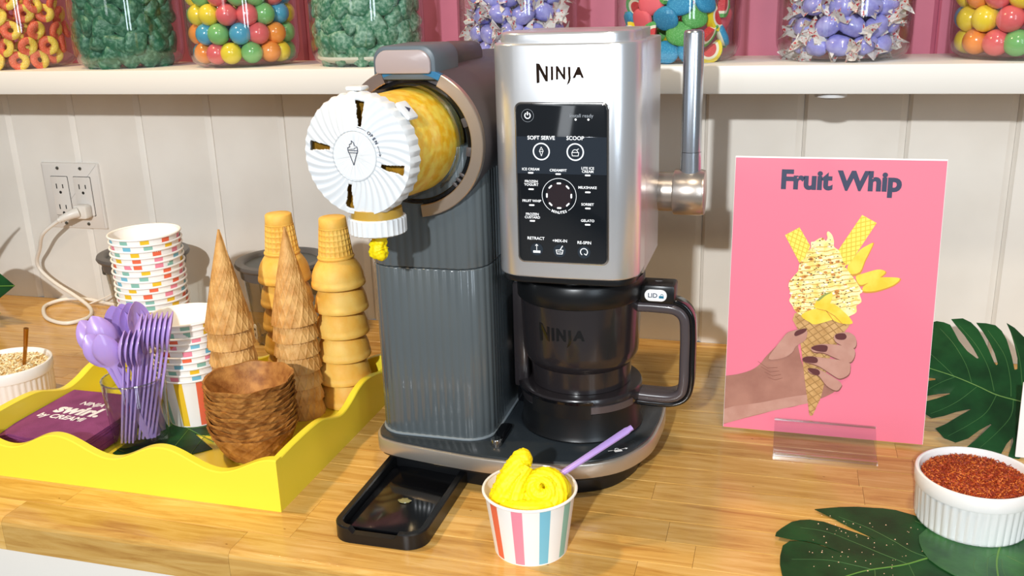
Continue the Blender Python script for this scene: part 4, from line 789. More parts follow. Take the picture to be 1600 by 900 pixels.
# fluted cap with four curved slots
def cap_geo():
    NF, SUB = 36, 12; n_ = NF*SUB; prof = []
    V = []; F = []; MI = []
    def flute(a, rr):
        ph = a*NF/(2*PI) + (rr-0.02)*55
        fr = ph-math.floor(ph); return abs(2*fr-1)
    rows = [(0.0, 0), (0.0215, 0), (0.0220, 0), (0.0230, 0.5), (0.0255, 1)]+[(0.0270+0.0016*q, 1) for q in range(15)]+[(0.0510, 1), (0.0528, 1), (0.0543, 1)]
    for j, (rr, fl) in enumerate(rows):
        dome = -0.0035*(1-(max(rr, 0.0215)/0.0605)**2)
        for i in range(n_):
            a = 2*PI*i/n_; h = fl*0.0014*flute(a, rr)*(0.4+0.6*rr/0.057)
            yy = YC-0.0005+dome+ (0.0006 if j == 2 else 0) + h
            V.append((rr*math.cos(a), yy, rr*math.sin(a)))
    for (rr, dy, sc) in ((0.0562, 0.0022, 1.0), (0.0568, 0.006, 1.0), (0.0562, 0.0165, 1.0), (0.0530, 0.0172, 0.5)):
        for i in range(n_):
            a = 2*PI*i/n_; q = rr-0.0016*sc*flute(a, rr)
            V.append((q*math.cos(a), YC+dy, q*math.sin(a)))
    R_n = len(rows)+4
    for j in range(R_n-1):
        for i in range(n_):
            k_ = (i+1) % n_; rmid = (rows[j][0]+rows[j+1][0])/2 if j < len(rows)-1 else 1
            am = 360*(i+0.5)/n_; hole = False
            if 0.0265 < rmid < 0.0500:
                for s0 in (78, 167, 254, 343):
                    dlt = (am-s0-(rmid-0.03)*260+180) % 360-180
                    if -3.6-(rmid-0.025)*130 < dlt < 4.0: hole = True
            if not hole: F.append((j*n_+i, j*n_+k_, (j+1)*n_+k_, (j+1)*n_+i))
    V = [(v[0]+BX, v[1], v[2]+BZ) for v in V]
    return V, F
cg = add('fluted_lid', xf(cap_geo(), TILT), m_white_pl, PT, auto=22)
sol = cg.modifiers.new('wall', 'SOLIDIFY'); sol.thickness = 0.0016; sol.offset = -1
add('slot_backing', xf(ylathec([(0.002, -0.5515), (0.0500, -0.5515), (0.0500, -0.5500), (0.002, -0.5500)]), TILT), mat('slot_amber', '#b9791a', 0.35, noise_s=60, color2='#e2b23c'), PT)
def on_cap(g, y=YC-0.0042): return xf(g, TILT @ Matrix.Translation((BX, y, BZ)) @ FRONT)
add('centre_ring', on_cap(stroke(arc(0, 0, 0.0225, 0, 360, 72), 0.0003)), mat('hairline_grey', '#9aa2a8', 0.5), cg, smooth=False)
ico = join(stroke([(-0.0042, -0.0005), (0, -0.0118), (0.0042, -0.0005)], 0.0006), stroke([(-0.0050, 0.0012), (-0.0045, -0.0008), (0.0045, -0.0008), (0.0050, 0.0012)], 0.0006, closed=True),
           stroke([(-0.0050, 0.0012), (-0.0052, 0.0035), (-0.0030, 0.0045), (-0.0032, 0.0065), (-0.0010, 0.0075), (-0.0008, 0.0100), (0.0012, 0.0082), (0.0018, 0.0060), (0.0046, 0.0045), (0.0050, 0.0012)], 0.0006),
           stroke([(-0.0040, 0.0022), (0.0010, 0.0026), (0.0036, 0.0042)], 0.0004))
add('printed_symbol', xf(ico, TILT @ Matrix.Translation((BX-0.001, YC-0.0044, BZ+0.004)) @ FRONT), m_navy, cg, smooth=False)
for i, ch in enumerate('OPEN'):
    a = math.radians(52-i*7.5)
    add('printed_label', on_cap(xf(text_geo(ch, 0.0042, 0.00006), Matrix.Translation((0.0265*math.cos(a), 0.0265*math.sin(a), 0)) @ Matrix.Rotation(a-PI/2, 4, 'Z')), YC-0.0040), m_navy, cg, smooth=False)
add('printed_symbol', on_cap(join(stroke(arc(0, 0, 0.0265, 60, 80, 8), 0.0004), stroke(arc(0, 0, 0.0265, 22, 4, 8), 0.0004), stroke([(0.0253, 0.0026), (0.0265, 0.001), (0.0276, 0.0028)], 0.0005)), YC-0.0040), m_navy, cg, smooth=False)
# lid tabs
tb = add('lid_tab', xf(xf(box(-0.0085, 0.0085, -0.0075, 0.0075, 0, 0.0042, 0.0018), Matrix.Translation((BX-0.004, -0.545, BZ+0.0562))), TILT), m_white_pl, PT)
aa = math.radians(42)
tb = add('lid_tab', xf(xf(box(-0.010, 0.010, -0.009, 0.009, 0, 0.0046, 0.0025), Matrix.Translation((BX+0.0555*math.cos(aa), -0.541, BZ+0.0555*math.sin(aa))) @ Matrix.Rotation(PI/2-aa, 4, 'Y')), TILT), m_white_pl, PT)
add('printed_symbol', xf(xf(([(-0.0032, -0.003, 0.0047), (0.0032, -0.003, 0.0047), (0, 0.0035, 0.0047)], [(0, 1, 2)]), Matrix.Translation((BX+0.0557*math.cos(aa), -0.541, BZ+0.0557*math.sin(aa))) @ Matrix.Rotation(PI/2-aa, 4, 'Y')), TILT), m_navy, tb, smooth=False)
# nozzle
NX, NY, NZ = -0.3605, -0.540, 0.2985
def fl_lathe(r_, z0, z1, nf=30, amp=0.0009):
    n_ = nf*4; rings = []
    for rr, zz in ((r_-0.002, z0), (r_, z0+0.0012), (r_, z1-0.001), (r_-0.001, z1)):
        rings.append([((rr-amp*abs(math.sin(nf/2*2*PI*i/n_)))*math.cos(2*PI*i/n_)+NX, (rr-amp*abs(math.sin(nf/2*2*PI*i/n_)))*math.sin(2*PI*i/n_)+NY, zz) for i in range(n_)])
    return loft(rings)
add('nozzle_cap', fl_lathe(0.0272, 0.2900, 0.3060), m_white_pl, PT, auto=20)
add('nozzle_neck', lathe([(0.0, 0.303), (0.0245, 0.303), (0.0235, 0.314), (0.0, 0.316)], 48, (NX, NY, 0)), mat('nozzle_amber', '#b8923c', 0.3), PT)
# extruded ice cream
m_ice2 = mat('bright_yellow_soft_serve', '#fbdc04', 0.55, bump=0.25, bump_s=400, sss=0.25, sss_r=0.006)
def extr(pts, rads, nf, amp, seed, n_=30, jag=0.0, twist=0.0):
    P = [Vector(p) for p in pts]; rings = []
    for i, p in enumerate(P):
        t = (P[min(i+1, len(P)-1)]-P[max(i-1, 0)]).normalized(); a = t.cross(Vector((0.3, 1, 0.1))).normalized(); b = a.cross(t).normalized()
        rg = []
        for k_ in range(n_):
            an = 2*PI*k_/n_; rr = rads[i]*(1+amp*abs(math.sin(nf*0.5*(an+twist*i)))-amp*0.5)
            rr *= 1+jag*noise.noise(Vector((math.cos(an)*2+i*0.9, math.sin(an)*2, seed)))
            rg.append(tuple(p+a*(rr*math.cos(an))+b*(rr*math.sin(an))))
        rings.append(rg)
    return loft(rings)
ep = [(-0.3605, -0.540, 0.2915-0.0014*i) for i in range(22)]
er = [0.0088, 0.0092, 0.0088, 0.0074, 0.0080, 0.0070, 0.0066, 0.0072, 0.0066, 0.0072, 0.0078, 0.0074, 0.0080, 0.0082, 0.0078, 0.0082, 0.0078, 0.0074, 0.0066, 0.0052, 0.0034, 0.0010]
ep = [(p[0]+0.0012*math.sin(i*0.4), p[1], p[2]) for i, p in enumerate(ep)]
o = add('extruded_ice_cream', extr(ep, er, 7, 0.16, 3, 36, 0.35), m_ice2, org=(-0.3605, -0.54, 0.262), auto=70)
tag(o, 'short drip of bright yellow ice cream hanging from the white nozzle', 'ice cream')

# ---------------------------------------------------------------- drip tray pulled out in front
DT = thing('drip_tray', 'black drip tray pulled out on the worktop in front of the machine', 'tray', (-0.355, -0.53, 0))
dt_o = rrect(-0.4005, -0.3055, -0.6150, -0.438, [0.020, 0.020, 0.004, 0.004], 8)
dt_i = offset_outline(dt_o, 0.0075)
def ring_wall(o, i_, z0, z1, b=0.0012):
    oo = offset_outline(o, b); ii = offset_outline(i_, -b)
    return loft([[(x, y, z0) for x, y in o], [(x, y, z1-b) for x, y in o], [(x, y, z1) for x, y in oo], [(x, y, z1) for x, y in ii], [(x, y, z1-b) for x, y in i_], [(x, y, z0) for x, y in i_]], cap=False)
def notch(g):
    V = []
    for x, y, z in g[0]:
        if z > 0.008 and y < -0.603 and -0.379 < x < -0.331: z = 0.0105
        V.append((x, y, z))
    return V, g[1]
dto2 = densify(dt_o, 0.004); dti2 = offset_outline(dto2, 0.0075)
add('tray_wall', notch(ring_wall(dto2, dti2, 0.0005, 0.0165)), m_black, DT)
add('tray_floor', prism(offset_outline(dt_o, 0.003), 0.0008, 0.0035), m_blackg, DT)
pl_ = add('tray_plate', prism(rrect(-0.392, -0.314, -0.598, -0.470, 0.008, 5), 0.0036, 0.0075, 0.001), m_blackg, DT)
add('tray_crossbar', box(-0.392, -0.314, -0.462, -0.457, 0.0035, 0.0140, 0.001), m_black, DT)
o = add('melted_drop', move(blob(0.0065, 0.0045, 0.0013, 4, 0.2, 2), -0.352, -0.542, 0.0086), mat('melted_cream', '#b9b07a', 0.15, trans=0.5), org=(-0.352, -0.542, 0.0075))
tag(o, 'small melted drop lying in the black drip tray', 'drop')
# ---------------------------------------------------------------- yellow scalloped tray
m_yel = mat('yellow_lacquer', '#f5e23e', 0.34, coat=0.2)
TX0, TX1, TY0, TY1 = -0.862, -0.4735, -0.578, -0.276
TR = thing('scalloped_tray', 'pale yellow wooden tray with wavy rim on the left of the worktop', 'tray', ((TX0+TX1)/2, (TY0+TY1)/2, 0))
add('tray_floor', box(TX0+0.011, TX1-0.011, TY0+0.011, TY1-0.011, 0.0008, 0.0095), m_yel, TR, smooth=False)
def wave_front(x): return 0.0480+0.0102*math.cos(2*PI*(x+0.740)/0.1315)
SIDE = [(-0.578, 0.056), (-0.545, 0.0580), (-0.505, 0.0585), (-0.475, 0.0560), (-0.45, 0.047), (-0.428, 0.041), (-0.405, 0.0440), (-0.38, 0.0520), (-0.355, 0.0550), (-0.325, 0.050), (-0.30, 0.044), (-0.276, 0.047)]
SP = smooth_path([(a, b, 0) for a, b in SIDE], 6)
def wave_side(y):
    for a, b in zip(SP, SP[1:]):
        if a[0] <= y <= b[0]: return a[1]+(b[1]-a[1])*(y-a[0])/(b[0]-a[0])
    return SP[-1][1] if y > SP[-1][0] else SP[0][1]
def wall_x(y0, y1, fz, x0, x1, n=96):
    rings = []
    for i in range(n+1):
        x = x0+(x1-x0)*i/n; z = fz(x); b = 0.001
        rings.append([(x, y0, 0), (x, y0, z-b), (x, y0+b, z), (x, y1-b, z), (x, y1, z-b), (x, y1, 0)])
    return loft(rings)
def swap(g): return [(p[1], p[0], p[2]) for p in g[0]], g[1]
add('front_wall', wall_x(TY0, TY0+0.0105, wave_front, TX0, TX1), m_yel, TR, auto=30)
add('rear_wall', wall_x(TY1-0.0105, TY1, lambda x: wave_front(x)+0.001, TX0, TX1), m_yel, TR, auto=30)
add('side_wall', swap(wall_x(TX0, TX0+0.0105, wave_side, TY0+0.0106, TY1-0.0106)), m_yel, TR, auto=30)
add('side_wall', swap(wall_x(TX1-0.0088, TX1, wave_side, TY0+0.0106, TY1-0.0106)), m_yel, TR, auto=30)

# green leaf under the cups, on the tray floor
m_leaf = mat('monstera_green', '#0f3319', 0.5, spec=0.25, noise_s=25, color2='#194a24', bump=0.25, bump_s=120)
m_leafl = mat('monstera_green_fresh', '#1c4a26', 0.3, noise_s=25, color2='#356e34', bump=0.2, bump_s=120)
m_vein = mat('leaf_vein', '#5d8a3a', 0.4)
m_veinl = mat('leaf_vein_fine', '#3f6b38', 0.4)
def leaf_plate(poly, th=0.0007): return plate(poly, Matrix.Identity(4), th)
tlp = [(-0.800, -0.40), (-0.780, -0.35), (-0.735, -0.325), (-0.69, -0.335), (-0.712, -0.375), (-0.66, -0.345), (-0.625, -0.38), (-0.668, -0.405), (-0.612, -0.415), (-0.602, -0.455), (-0.655, -0.455), (-0.612, -0.485),
       (-0.640, -0.515), (-0.690, -0.532), (-0.72, -0.52), (-0.722, -0.46), (-0.77, -0.44)]
o = thing('monstera_leaf', 'dark green monstera leaf lying in the yellow tray under the front paper cups', 'leaf', (-0.68, -0.44, 0.0095))
add('blade', move(leaf_plate(tlp), 0, 0, 0.0097), m_leaf, o, smooth=False)
add('midrib', tube([(-0.79, -0.39, 0.0106), (-0.70, -0.43, 0.0106), (-0.62, -0.47, 0.0106)], 0.0005, 6), m_vein, o)
for k in range(5):
    bx, by = -0.76+k*0.03, -0.403-k*0.0135
    add('vein', tube([(bx, by, 0.0106), (bx+0.04, by+0.03-k*0.003, 0.0106)], 0.0003, 5), m_vein, o)
    add('vein', tube([(bx, by, 0.0106), (bx+0.012, by-0.05, 0.0106)], 0.0003, 5), m_vein, o)

# ---------------------------------------------------------------- paper cups
CUPH = 0.063
m_paper = mat('cup_paper', '#f6f1ea', 0.5); m_paper_in = mat('cup_paper_inside', '#f5ecdc', 0.55)
cup_m = [m_paper] + [mat('cup_stripe_'+n_, c_, 0.5) for n_, c_ in (('yellow', '#efc22e'), ('orange', '#ee6f4c'), ('pink', '#ef8fa0'), ('blue', '#7cbed2'), ('green', '#8fbfae'))]
def cup_wall():
    n_ = 100; rb, rt = 0.0345, 0.0426
    prof = [(rb, 0.0), (rb, 0.0012), (rb+(rt-rb)*0.86, 0.0540), (rt-0.0004, CUPH-0.003), (rt, CUPH-0.0015), (rt-0.0006, CUPH-0.0022), (rb-0.0006, 0.003)]
    V = [(rr*math.cos(2*PI*(i-0.5)/n_), rr*math.sin(2*PI*(i-0.5)/n_), z) for rr, z in prof for i in range(n_)]; F = []; MI = []
    for j in range(len(prof)-1):
        for i in range(n_):
            F.append((j*n_+i, j*n_+(i+1) % n_, (j+1)*n_+(i+1) % n_, (j+1)*n_+i))
            MI.append(1+(i//10) % 5 if (i % 10) in (3, 4, 5, 6) and j in (1, 2) else 0)
    F.append(tuple(range(n_))); MI.append(0); F.append(tuple((len(prof)-1)*n_+i for i in range(n_))); MI.append(0)
    return V, F, MI
def torus(R, r, z, n=64, m=10):
    return [((R+r*math.cos(2*PI*j/m))*math.cos(2*PI*i/n), (R+r*math.cos(2*PI*j/m))*math.sin(2*PI*i/n), z+r*math.sin(2*PI*j/m)) for j in range(m) for i in range(n)], \
        [(j*n+i, j*n+(i+1) % n, ((j+1) % m)*n+(i+1) % n, ((j+1) % m)*n+i) for j in range(m) for i in range(n)]
HC = (-0.2090, -0.5790, 0.0)
CA = -PI/2-math.radians(2)     # turn so the pink stripe faces front
cup0 = thing('paper_cup', 'white paper cup with pastel stripes holding yellow ice cream, in front of the machine', 'cup', (0, 0, 0))
add('striped_wall', cup_wall(), cup_m, cup0, auto=50); add('rolled_rim', torus(0.0432, 0.0014, CUPH-0.0014), m_paper, cup0)
def cup_rot(stripe): return (0, 0, CA-2*PI*((stripe+0.0)*10+4.5-0.5+0.5)/100)
cup0.location = HC; cup0.rotation_euler = cup_rot(2)
nb = 21
for k in range(nb):
    z = 0.0100+0.0077*k; jx, jy = rnd.uniform(-.0008, .0008), rnd.uniform(-.0008, .0008)
    c = dup(cup0, (-0.7720+jx+0.0001*k, -0.3440+jy, z), (rnd.uniform(-.008, .008), rnd.uniform(-.008, .008), rnd.uniform(0, 6.28)),
            f'{rank(nb-1-k, nb)} striped paper cup in the tall stack at back of tray', 'paper cups in the tall back stack')
nb = 10
for k in range(nb):
    c = dup(cup0, (-0.6800+rnd.uniform(-.0006, .0006), -0.4080+rnd.uniform(-.0006, .0006), 0.0108+0.0078*k), (rnd.uniform(-.008, .008), rnd.uniform(-.008, .008), (CA-2*PI*(4.5-3.1)/100) if k == 0 else rnd.uniform(0, 6.28)),
            f'{rank(nb-1-k, nb)} striped paper cup in the shorter stack behind the spoons', 'paper cups in the short front stack')
# hero ice cream
hx, hy = HC[0], HC[1]
def coil(cx, cy, z0, turns, R0, R1, zr, n=90, ph=0.0, tilt=None):
    out = []
    for i in range(n+1):
        t = i/n; a = ph+2*PI*turns*t; rr = R0+(R1-R0)*t; out.append((cx+rr*math.cos(a), cy+rr*math.sin(a)*0.9, z0+zr*t))
    return out
gs = [move(blob(0.0365, 0.0355, 0.016, 2, 0.08, 2.2, 36, 20), hx, hy, 0.045)]
# right-hand spiral, facing the room and leaning back
p = coil(0.0, 0.0, 0.0, 2.1, 0.0165, 0.0015, 0.010, 130, 3.6)
TM = Matrix.Translation((hx+0.0150, hy-0.004, 0.0640)) @ Matrix.Rotation(math.radians(50), 4, 'X') @ Matrix.Rotation(math.radians(6), 4, 'Y')
gs.append(extr([tuple(TM @ Vector(q)) for q in p], [0.0098-0.0040*(i/130)**1.5 for i in range(131)], 11, 0.14, 5, 44, 0.12, 0.02))
gs.append(move(blob(0.022, 0.018, 0.020, 6, 0.10, 2.5, 30, 18), hx+0.015, hy+0.008, 0.056))
# left-hand standing fold
q_ = smooth_path([(hx-0.0225, hy-0.0150, 0.050), (hx-0.0205, hy-0.0135, 0.060), (hx-0.0165, hy-0.0095, 0.071), (hx-0.0120, hy-0.0045, 0.081), (hx-0.0070, hy+0.0010, 0.089), (hx+0.0010, hy+0.0050, 0.0930)], 10)
gs.append(extr(q_, [(0.0128-0.0050*(i/len(q_))**1.6)*min(1, (len(q_)-1-i)/6+0.12)**0.5 for i in range(len(q_))], 11, 0.14, 9, 44, 0.16, 0.03))
q_ = smooth_path([(hx-0.0100, hy-0.0190, 0.050), (hx-0.0085, hy-0.0150, 0.063), (hx-0.0065, hy-0.0090, 0.075), (hx-0.0020, hy-0.0020, 0.085)], 10)
gs.append(extr(q_, [0.0100-0.0035*(i/len(q_)) for i in range(len(q_))], 11, 0.14, 19, 44, 0.16, 0.03))
q_ = smooth_path([(hx-0.0190, hy-0.0230, 0.050), (hx-0.0060, hy-0.0270, 0.0535), (hx+0.0110, hy-0.0240, 0.0545), (hx+0.0240, hy-0.0140, 0.0550)], 8)
gs.append(extr(q_, [0.0080]*len(q_), 11, 0.12, 11, 36, 0.25, 0.03))
o = add('soft_serve_swirl', join(*gs), m_ice2, org=(hx, hy, 0.04), auto=80)
tag(o, 'swirl of bright yellow ice cream in the striped paper cup', 'ice cream')

# ---------------------------------------------------------------- purple spoons
m_purple = mat('purple_plastic', '#b294d6', 0.28, coat=0.3, sss=0.1, sss_r=0.003)
def spoon_geo(L=0.158):
    rings = []
    N = 44
    for i in range(N+1):
        t = i/N; z = t*L; zb = (z-(L-0.047))/0.047          # 0..1 through the bowl
        if zb <= 0:
            w = 0.0042-0.0012*min(1, z/(L-0.05)) if z > 0.004 else 0.0030; dep = 0.0; w = max(w, 0.0027); off = 0.0
            if zb > -0.25: off = 0.0
        else:
            s = math.sin(PI*min(1, zb*0.97+0.03))**0.62 if zb < 0.999 else 0.02
            w = max(0.0030*(1-zb*3) if zb < 0.33 else 0, 0.0158*s); dep = 0.0062*s*math.sin(PI*min(1, zb))**0.5
            if zb >= 0.999: w, dep = 0.0012, 0.0
        th = 0.0011 if zb <= 0 else 0.0006; m_ = 6; top_, bot = [], []
        for k in range(m_+1):
            u_ = -1+2*k/m_; y = -dep*(1-u_*u_)
            if zb <= 0: y = -0.0008*(1-u_*u_)
            top_.append((w*u_, y-th, z)); bot.append((w*u_, y+th, z))
        rings.append(top_+bot[::-1])
    return loft(rings)
spoon0 = add('purple_spoon', spoon_geo(), m_purple, auto=60)
def put_spoon(base, tip, nrm, label, group, first=False, sc_=1.0):
    b, t_ = Vector(base), Vector(tip); z_ = (t_-b).normalized(); y_ = -Vector(nrm); y_ = (y_-z_*y_.dot(z_)).normalized(); x_ = y_.cross(z_)
    M = Matrix((x_, y_, z_)).transposed().to_4x4() @ Matrix.Diagonal((sc_, sc_, sc_, 1)); M.translation = b
    o_ = spoon0 if first else spoon0.copy()
    if not first: COL.objects.link(o_)
    o_.matrix_world = M; tag(o_, label, 'spoon', group); return o_
GX, GY = -0.7030, -0.4870
grp = 'purple spoons in the glass'
#        base (in the glass)            head-end target          direction the hollow side faces
SPN = [((GX+0.012, GY-0.004), (-0.7085, -0.5240, 0.158), (0.55, -0.85, 0.30), 'purple spoon at the front of the glass, round back of bowl facing out'),
       ((GX+0.016, GY-0.001), (-0.7330, -0.5160, 0.157), (0.72, -0.70, 0.30), 'purple spoon just left of the frontmost one in the glass'),
       ((GX+0.018, GY+0.004), (-0.7420, -0.4960, 0.176), (0.50, -0.80, 0.40), 'upper left purple spoon in the glass, above the two frontmost bowls'),
       ((GX+0.016, GY+0.008), (-0.7640, -0.4930, 0.170), (0.85, -0.5, 0.2), 'leftmost purple spoon leaning out of the glass'),
       ((GX+0.010, GY+0.012), (-0.7290, -0.4740, 0.180), (-0.35, 0.90, -0.20), 'highest purple spoon, at the middle of the glass, hollow side facing out'),
       ((GX+0.012, GY+0.014), (-0.7200, -0.4690, 0.182), (-0.70, 0.65, -0.1), 'purple spoon right behind the highest one, second of that nest'),
       ((GX+0.014, GY+0.016), (-0.7130, -0.4650, 0.183), (-0.88, 0.45, 0), 'purple spoon third in the nest behind the highest one'),
       ((GX+0.016, GY+0.018), (-0.7060, -0.4610, 0.183), (-0.96, 0.25, 0), 'rearmost purple spoon of the nest behind the highest one')]
for i in range(4):
    SPN.append(((GX-0.012+i*0.0042, GY-0.020+i*0.001), (-0.6840+i*0.0052, -0.5120+i*0.003, 0.1590), (-1.0, -0.38, 0.1), f'{["first", "second", "third", "fourth"][i]} spoon from the left in the low edge-on nest in the glass'))
for i in range(7):
    SPN.append(((GX-0.006+i*0.0038, GY-0.012+i*0.0022), (-0.6735+i*0.0044, -0.4920+i*0.0030, 0.1745-i*0.0006), (-1.0, -0.55, 0.1), f'{["first", "second", "third", "fourth", "fifth", "sixth", "rightmost"][i]} spoon{"" if i == 6 else " from the left"} in the tall edge-on nest in the glass'))
for i, (b_, t_, n_, l_) in enumerate(SPN):
    B = Vector((b_[0], b_[1], 0.0185)); T = Vector(t_); d = (T-B); T2 = B+d.normalized()*0.158
    put_spoon(B, T2, n_, l_, grp, first=(i == 0), sc_=0.91 if 'low edge' in l_ or i < 2 else 1.0)
put_spoon((-0.1205, -0.5300, 0.1085), (-0.2330, -0.5980, 0.050), (0.3, -0.4, 1), 'purple spoon sticking out of the yellow ice cream in the paper cup', None) if False else None
# the spoon in the hero cup stands the other way up: handle end in the air
ho = spoon0.copy(); COL.objects.link(ho); tip = Vector((-0.2290, -0.5960, 0.0440)); end = Vector((-0.1215, -0.5300, 0.1090))
z_ = (tip-end).normalized(); tip = end+z_*0.14; y_ = Vector((0.1, 0.5, -1)); y_ = (y_-z_*y_.dot(z_)).normalized(); x_ = y_.cross(z_)
M = Matrix((x_, y_, z_)).transposed().to_4x4() @ Matrix.Diagonal((0.86, 0.86, 0.86, 1)); M.translation = end; ho.matrix_world = M
for kk in ('group',):
    if kk in ho: del ho[kk]
ho['label'] = 'lilac spoon sticking out of the yellow ice cream in the paper cup'

# glass tumbler
TG = thing('glass_tumbler', 'clear straight glass tumbler holding the purple spoons', 'glass', (GX, GY, 0.0105))
gr0, gr1, gh = 0.0312, 0.0355, 0.082
add('glass_body', lathe([(0, 0.0), (gr0-0.004, 0.0), (gr0-0.001, 0.0012), (gr0, 0.004), (gr1, gh), (gr1-0.0008, gh+0.0006), (gr1-0.0018, gh), (gr0-0.0022, 0.0085), (gr0-0.006, 0.0065), (0, 0.0062)], 64, (GX, GY, 0.0107)),
    clear_glass('tumbler_glass', (0.93, 0.95, 0.94), 0.01, 0.035, 1.3), TG, auto=70)
add('rim', xf(torus(gr1-0.0009, 0.0010, 0.0107+gh, 64, 8), Matrix.Translation((GX, GY, 0))), clear_glass('tumbler_rim', (0.9, 0.92, 0.92), 0.02, 0.35, 1.0), TG)

# ---------------------------------------------------------------- napkins
m_nap = mat('plum_napkin', '#7b3568', 0.75, bump=0.6, bump_s=700, noise_s=40, color2='#8a4076')
NX0, NX1, NY0, NY1 = -0.849, -0.733, -0.5495, -0.421
def nap_geo():
    n_ = 14; th = 0.0013; V = []; F = []
    def zz(x, y):
        cx = max(0, (NX0+0.055-x)/0.055); cy = max(0, (NY0+0.03-y)/0.03)
        return 0.0030*math.sin(x*150)*cy*cx
    for s in (0, th):
        for j in range(n_+1):
            for i in range(n_+1):
                x = NX0+(NX1-NX0)*i/n_; y = NY0+(NY1-NY0)*j/n_; V.append((x, y, zz(x, y)+s))
    A = (n_+1)**2; idx = lambda i, j, s: s*A+j*(n_+1)+i
    for j in range(n_):
        for i in range(n_):
            F.append((idx(i, j, 1), idx(i+1, j, 1), idx(i+1, j+1, 1), idx(i, j+1, 1))); F.append((idx(i, j, 0), idx(i, j+1, 0), idx(i+1, j+1, 0), idx(i+1, j, 0)))
    for i in range(n_):
        F += [(idx(i, 0, 0), idx(i+1, 0, 0), idx(i+1, 0, 1), idx(i, 0, 1)), (idx(i, n_, 0), idx(i, n_, 1), idx(i+1, n_, 1), idx(i+1, n_, 0)),
              (idx(0, i, 0), idx(0, i, 1), idx(0, i+1, 1), idx(0, i+1, 0)), (idx(n_, i, 0), idx(n_, i+1, 0), idx(n_, i+1, 1), idx(n_, i, 1))]
    return V, F
nap0 = None; NN = 15
for k in range(NN):
    z = 0.0118+0.0016*k
    if nap0 is None:
        nap0 = add('napkin', move(nap_geo(), 0, 0, 0), m_nap, org=(-0.791, -0.485, 0), auto=60); c = nap0; tag(c, 'x', 'napkin', 'plum napkins in the stack')
    else: c = nap0.copy(); COL.objects.link(c)
    c.location = (-0.791+rnd.uniform(-.0006, .0006), -0.485+rnd.uniform(-.0006, .0006), z); c.rotation_euler = (0, 0, rnd.uniform(-.006, .006))
    c['label'] = f'{rank(NN-1-k, NN)} plum paper napkin in the stack on the yellow tray' + (', lettered white' if k == NN-1 else '')
ORG[c.name] = Vector((-0.791, -0.485, z))
m_nink = mat('napkin_white_ink', '#f3eef2', 0.6)
def ntext(s, x, y, size, bold, shear, name='printed_letters'):
    g = xf(text_geo(s, size, bold, 0.0001, shear), Matrix.Translation((x, y, z+0.0016)) @ Matrix.Rotation(-0.045, 4, 'Z')); c.rotation_euler = (0, 0, 0)
    add(name, g, m_nink, c, smooth=False)
ntext('NINJA', -0.7930, -0.4560, 0.0125, 0.0003, 0.15); ntext('swirl.', -0.7955, -0.4760, 0.0300, 0.0013, 0.15); ntext('by CREAMi', -0.8060, -0.4955, 0.0140, 0.0004, 0.15)

# ---------------------------------------------------------------- waffle bowls
m_wb = mat('waffle_bowl', '#86501f', 0.6, noise_s=70, color2='#bd8442', bump=0.4, bump_s=500)
def waffle_relief(a, h, na, nh):
    u_ = a*na/(2*PI)+h*nh; v_ = a*na/(2*PI)-h*nh
    f1 = abs((u_ % 1)-0.5)*2; f2 = abs((v_ % 1)-0.5)*2
    return max(0, (max(f1, f2)-0.72)/0.28)
def bowl_geo():
    NA = 260; prof_o = []; NZ_ = 24; h = 0.036
    V = []; F = []
    for j in range(NZ_+1):
        t = j/NZ_; rr = 0.0272+(0.0492-0.0272)*t**0.72
        for i in range(NA):
            a = 2*PI*i/NA; k = 0.0013*waffle_relief(a, t, 15, 2.4); wob = 0.0006*math.sin(5*a+1)*t + 0.0004*math.sin(9*a)*t
            V.append(((rr+k+wob)*math.cos(a), (rr+k+wob)*math.sin(a), h*t+0.0010*math.sin(7*a)*t**4))
    for j in range(NZ_, -1, -2):
        t = j/NZ_; rr = 0.0272+(0.0492-0.0272)*t**0.72-0.0019
        for i in range(NA):
            a = 2*PI*i/NA; wob = 0.0006*math.sin(5*a+1)*t
            V.append(((rr+wob)*math.cos(a), (rr+wob)*math.sin(a), max(0.002, h*t-0.0004)+0.0010*math.sin(7*a)*t**4))
    R_n = len(V)//NA
    for j in range(R_n-1):
        for i in range(NA):
            q = (i+1) % NA; F.append((j*NA+i, j*NA+q, (j+1)*NA+q, (j+1)*NA+i))
    F.append(tuple(range(NA))); F.append(tuple((R_n-1)*NA+i for i in range(NA)))
    return V, F
wb0 = None; NB = 11
for k in range(NB):
    if wb0 is None: wb0 = add('waffle_bowl', bowl_geo(), m_wb, auto=50); c = wb0; tag(c, 'x', 'waffle bowl', 'brown waffle bowls in the stack')
    else: c = wb0.copy(); COL.objects.link(c)
    c.location = (-0.5560-0.0002*k, -0.4820+0.0003*k, 0.0098+0.0056*k); c.rotation_euler = (rnd.uniform(-.012, .012), rnd.uniform(-.012, .012), rnd.uniform(0, 6.28))
    c['label'] = f'{rank(NB-1-k, NB)} brown waffle bowl in the stack on the yellow tray'

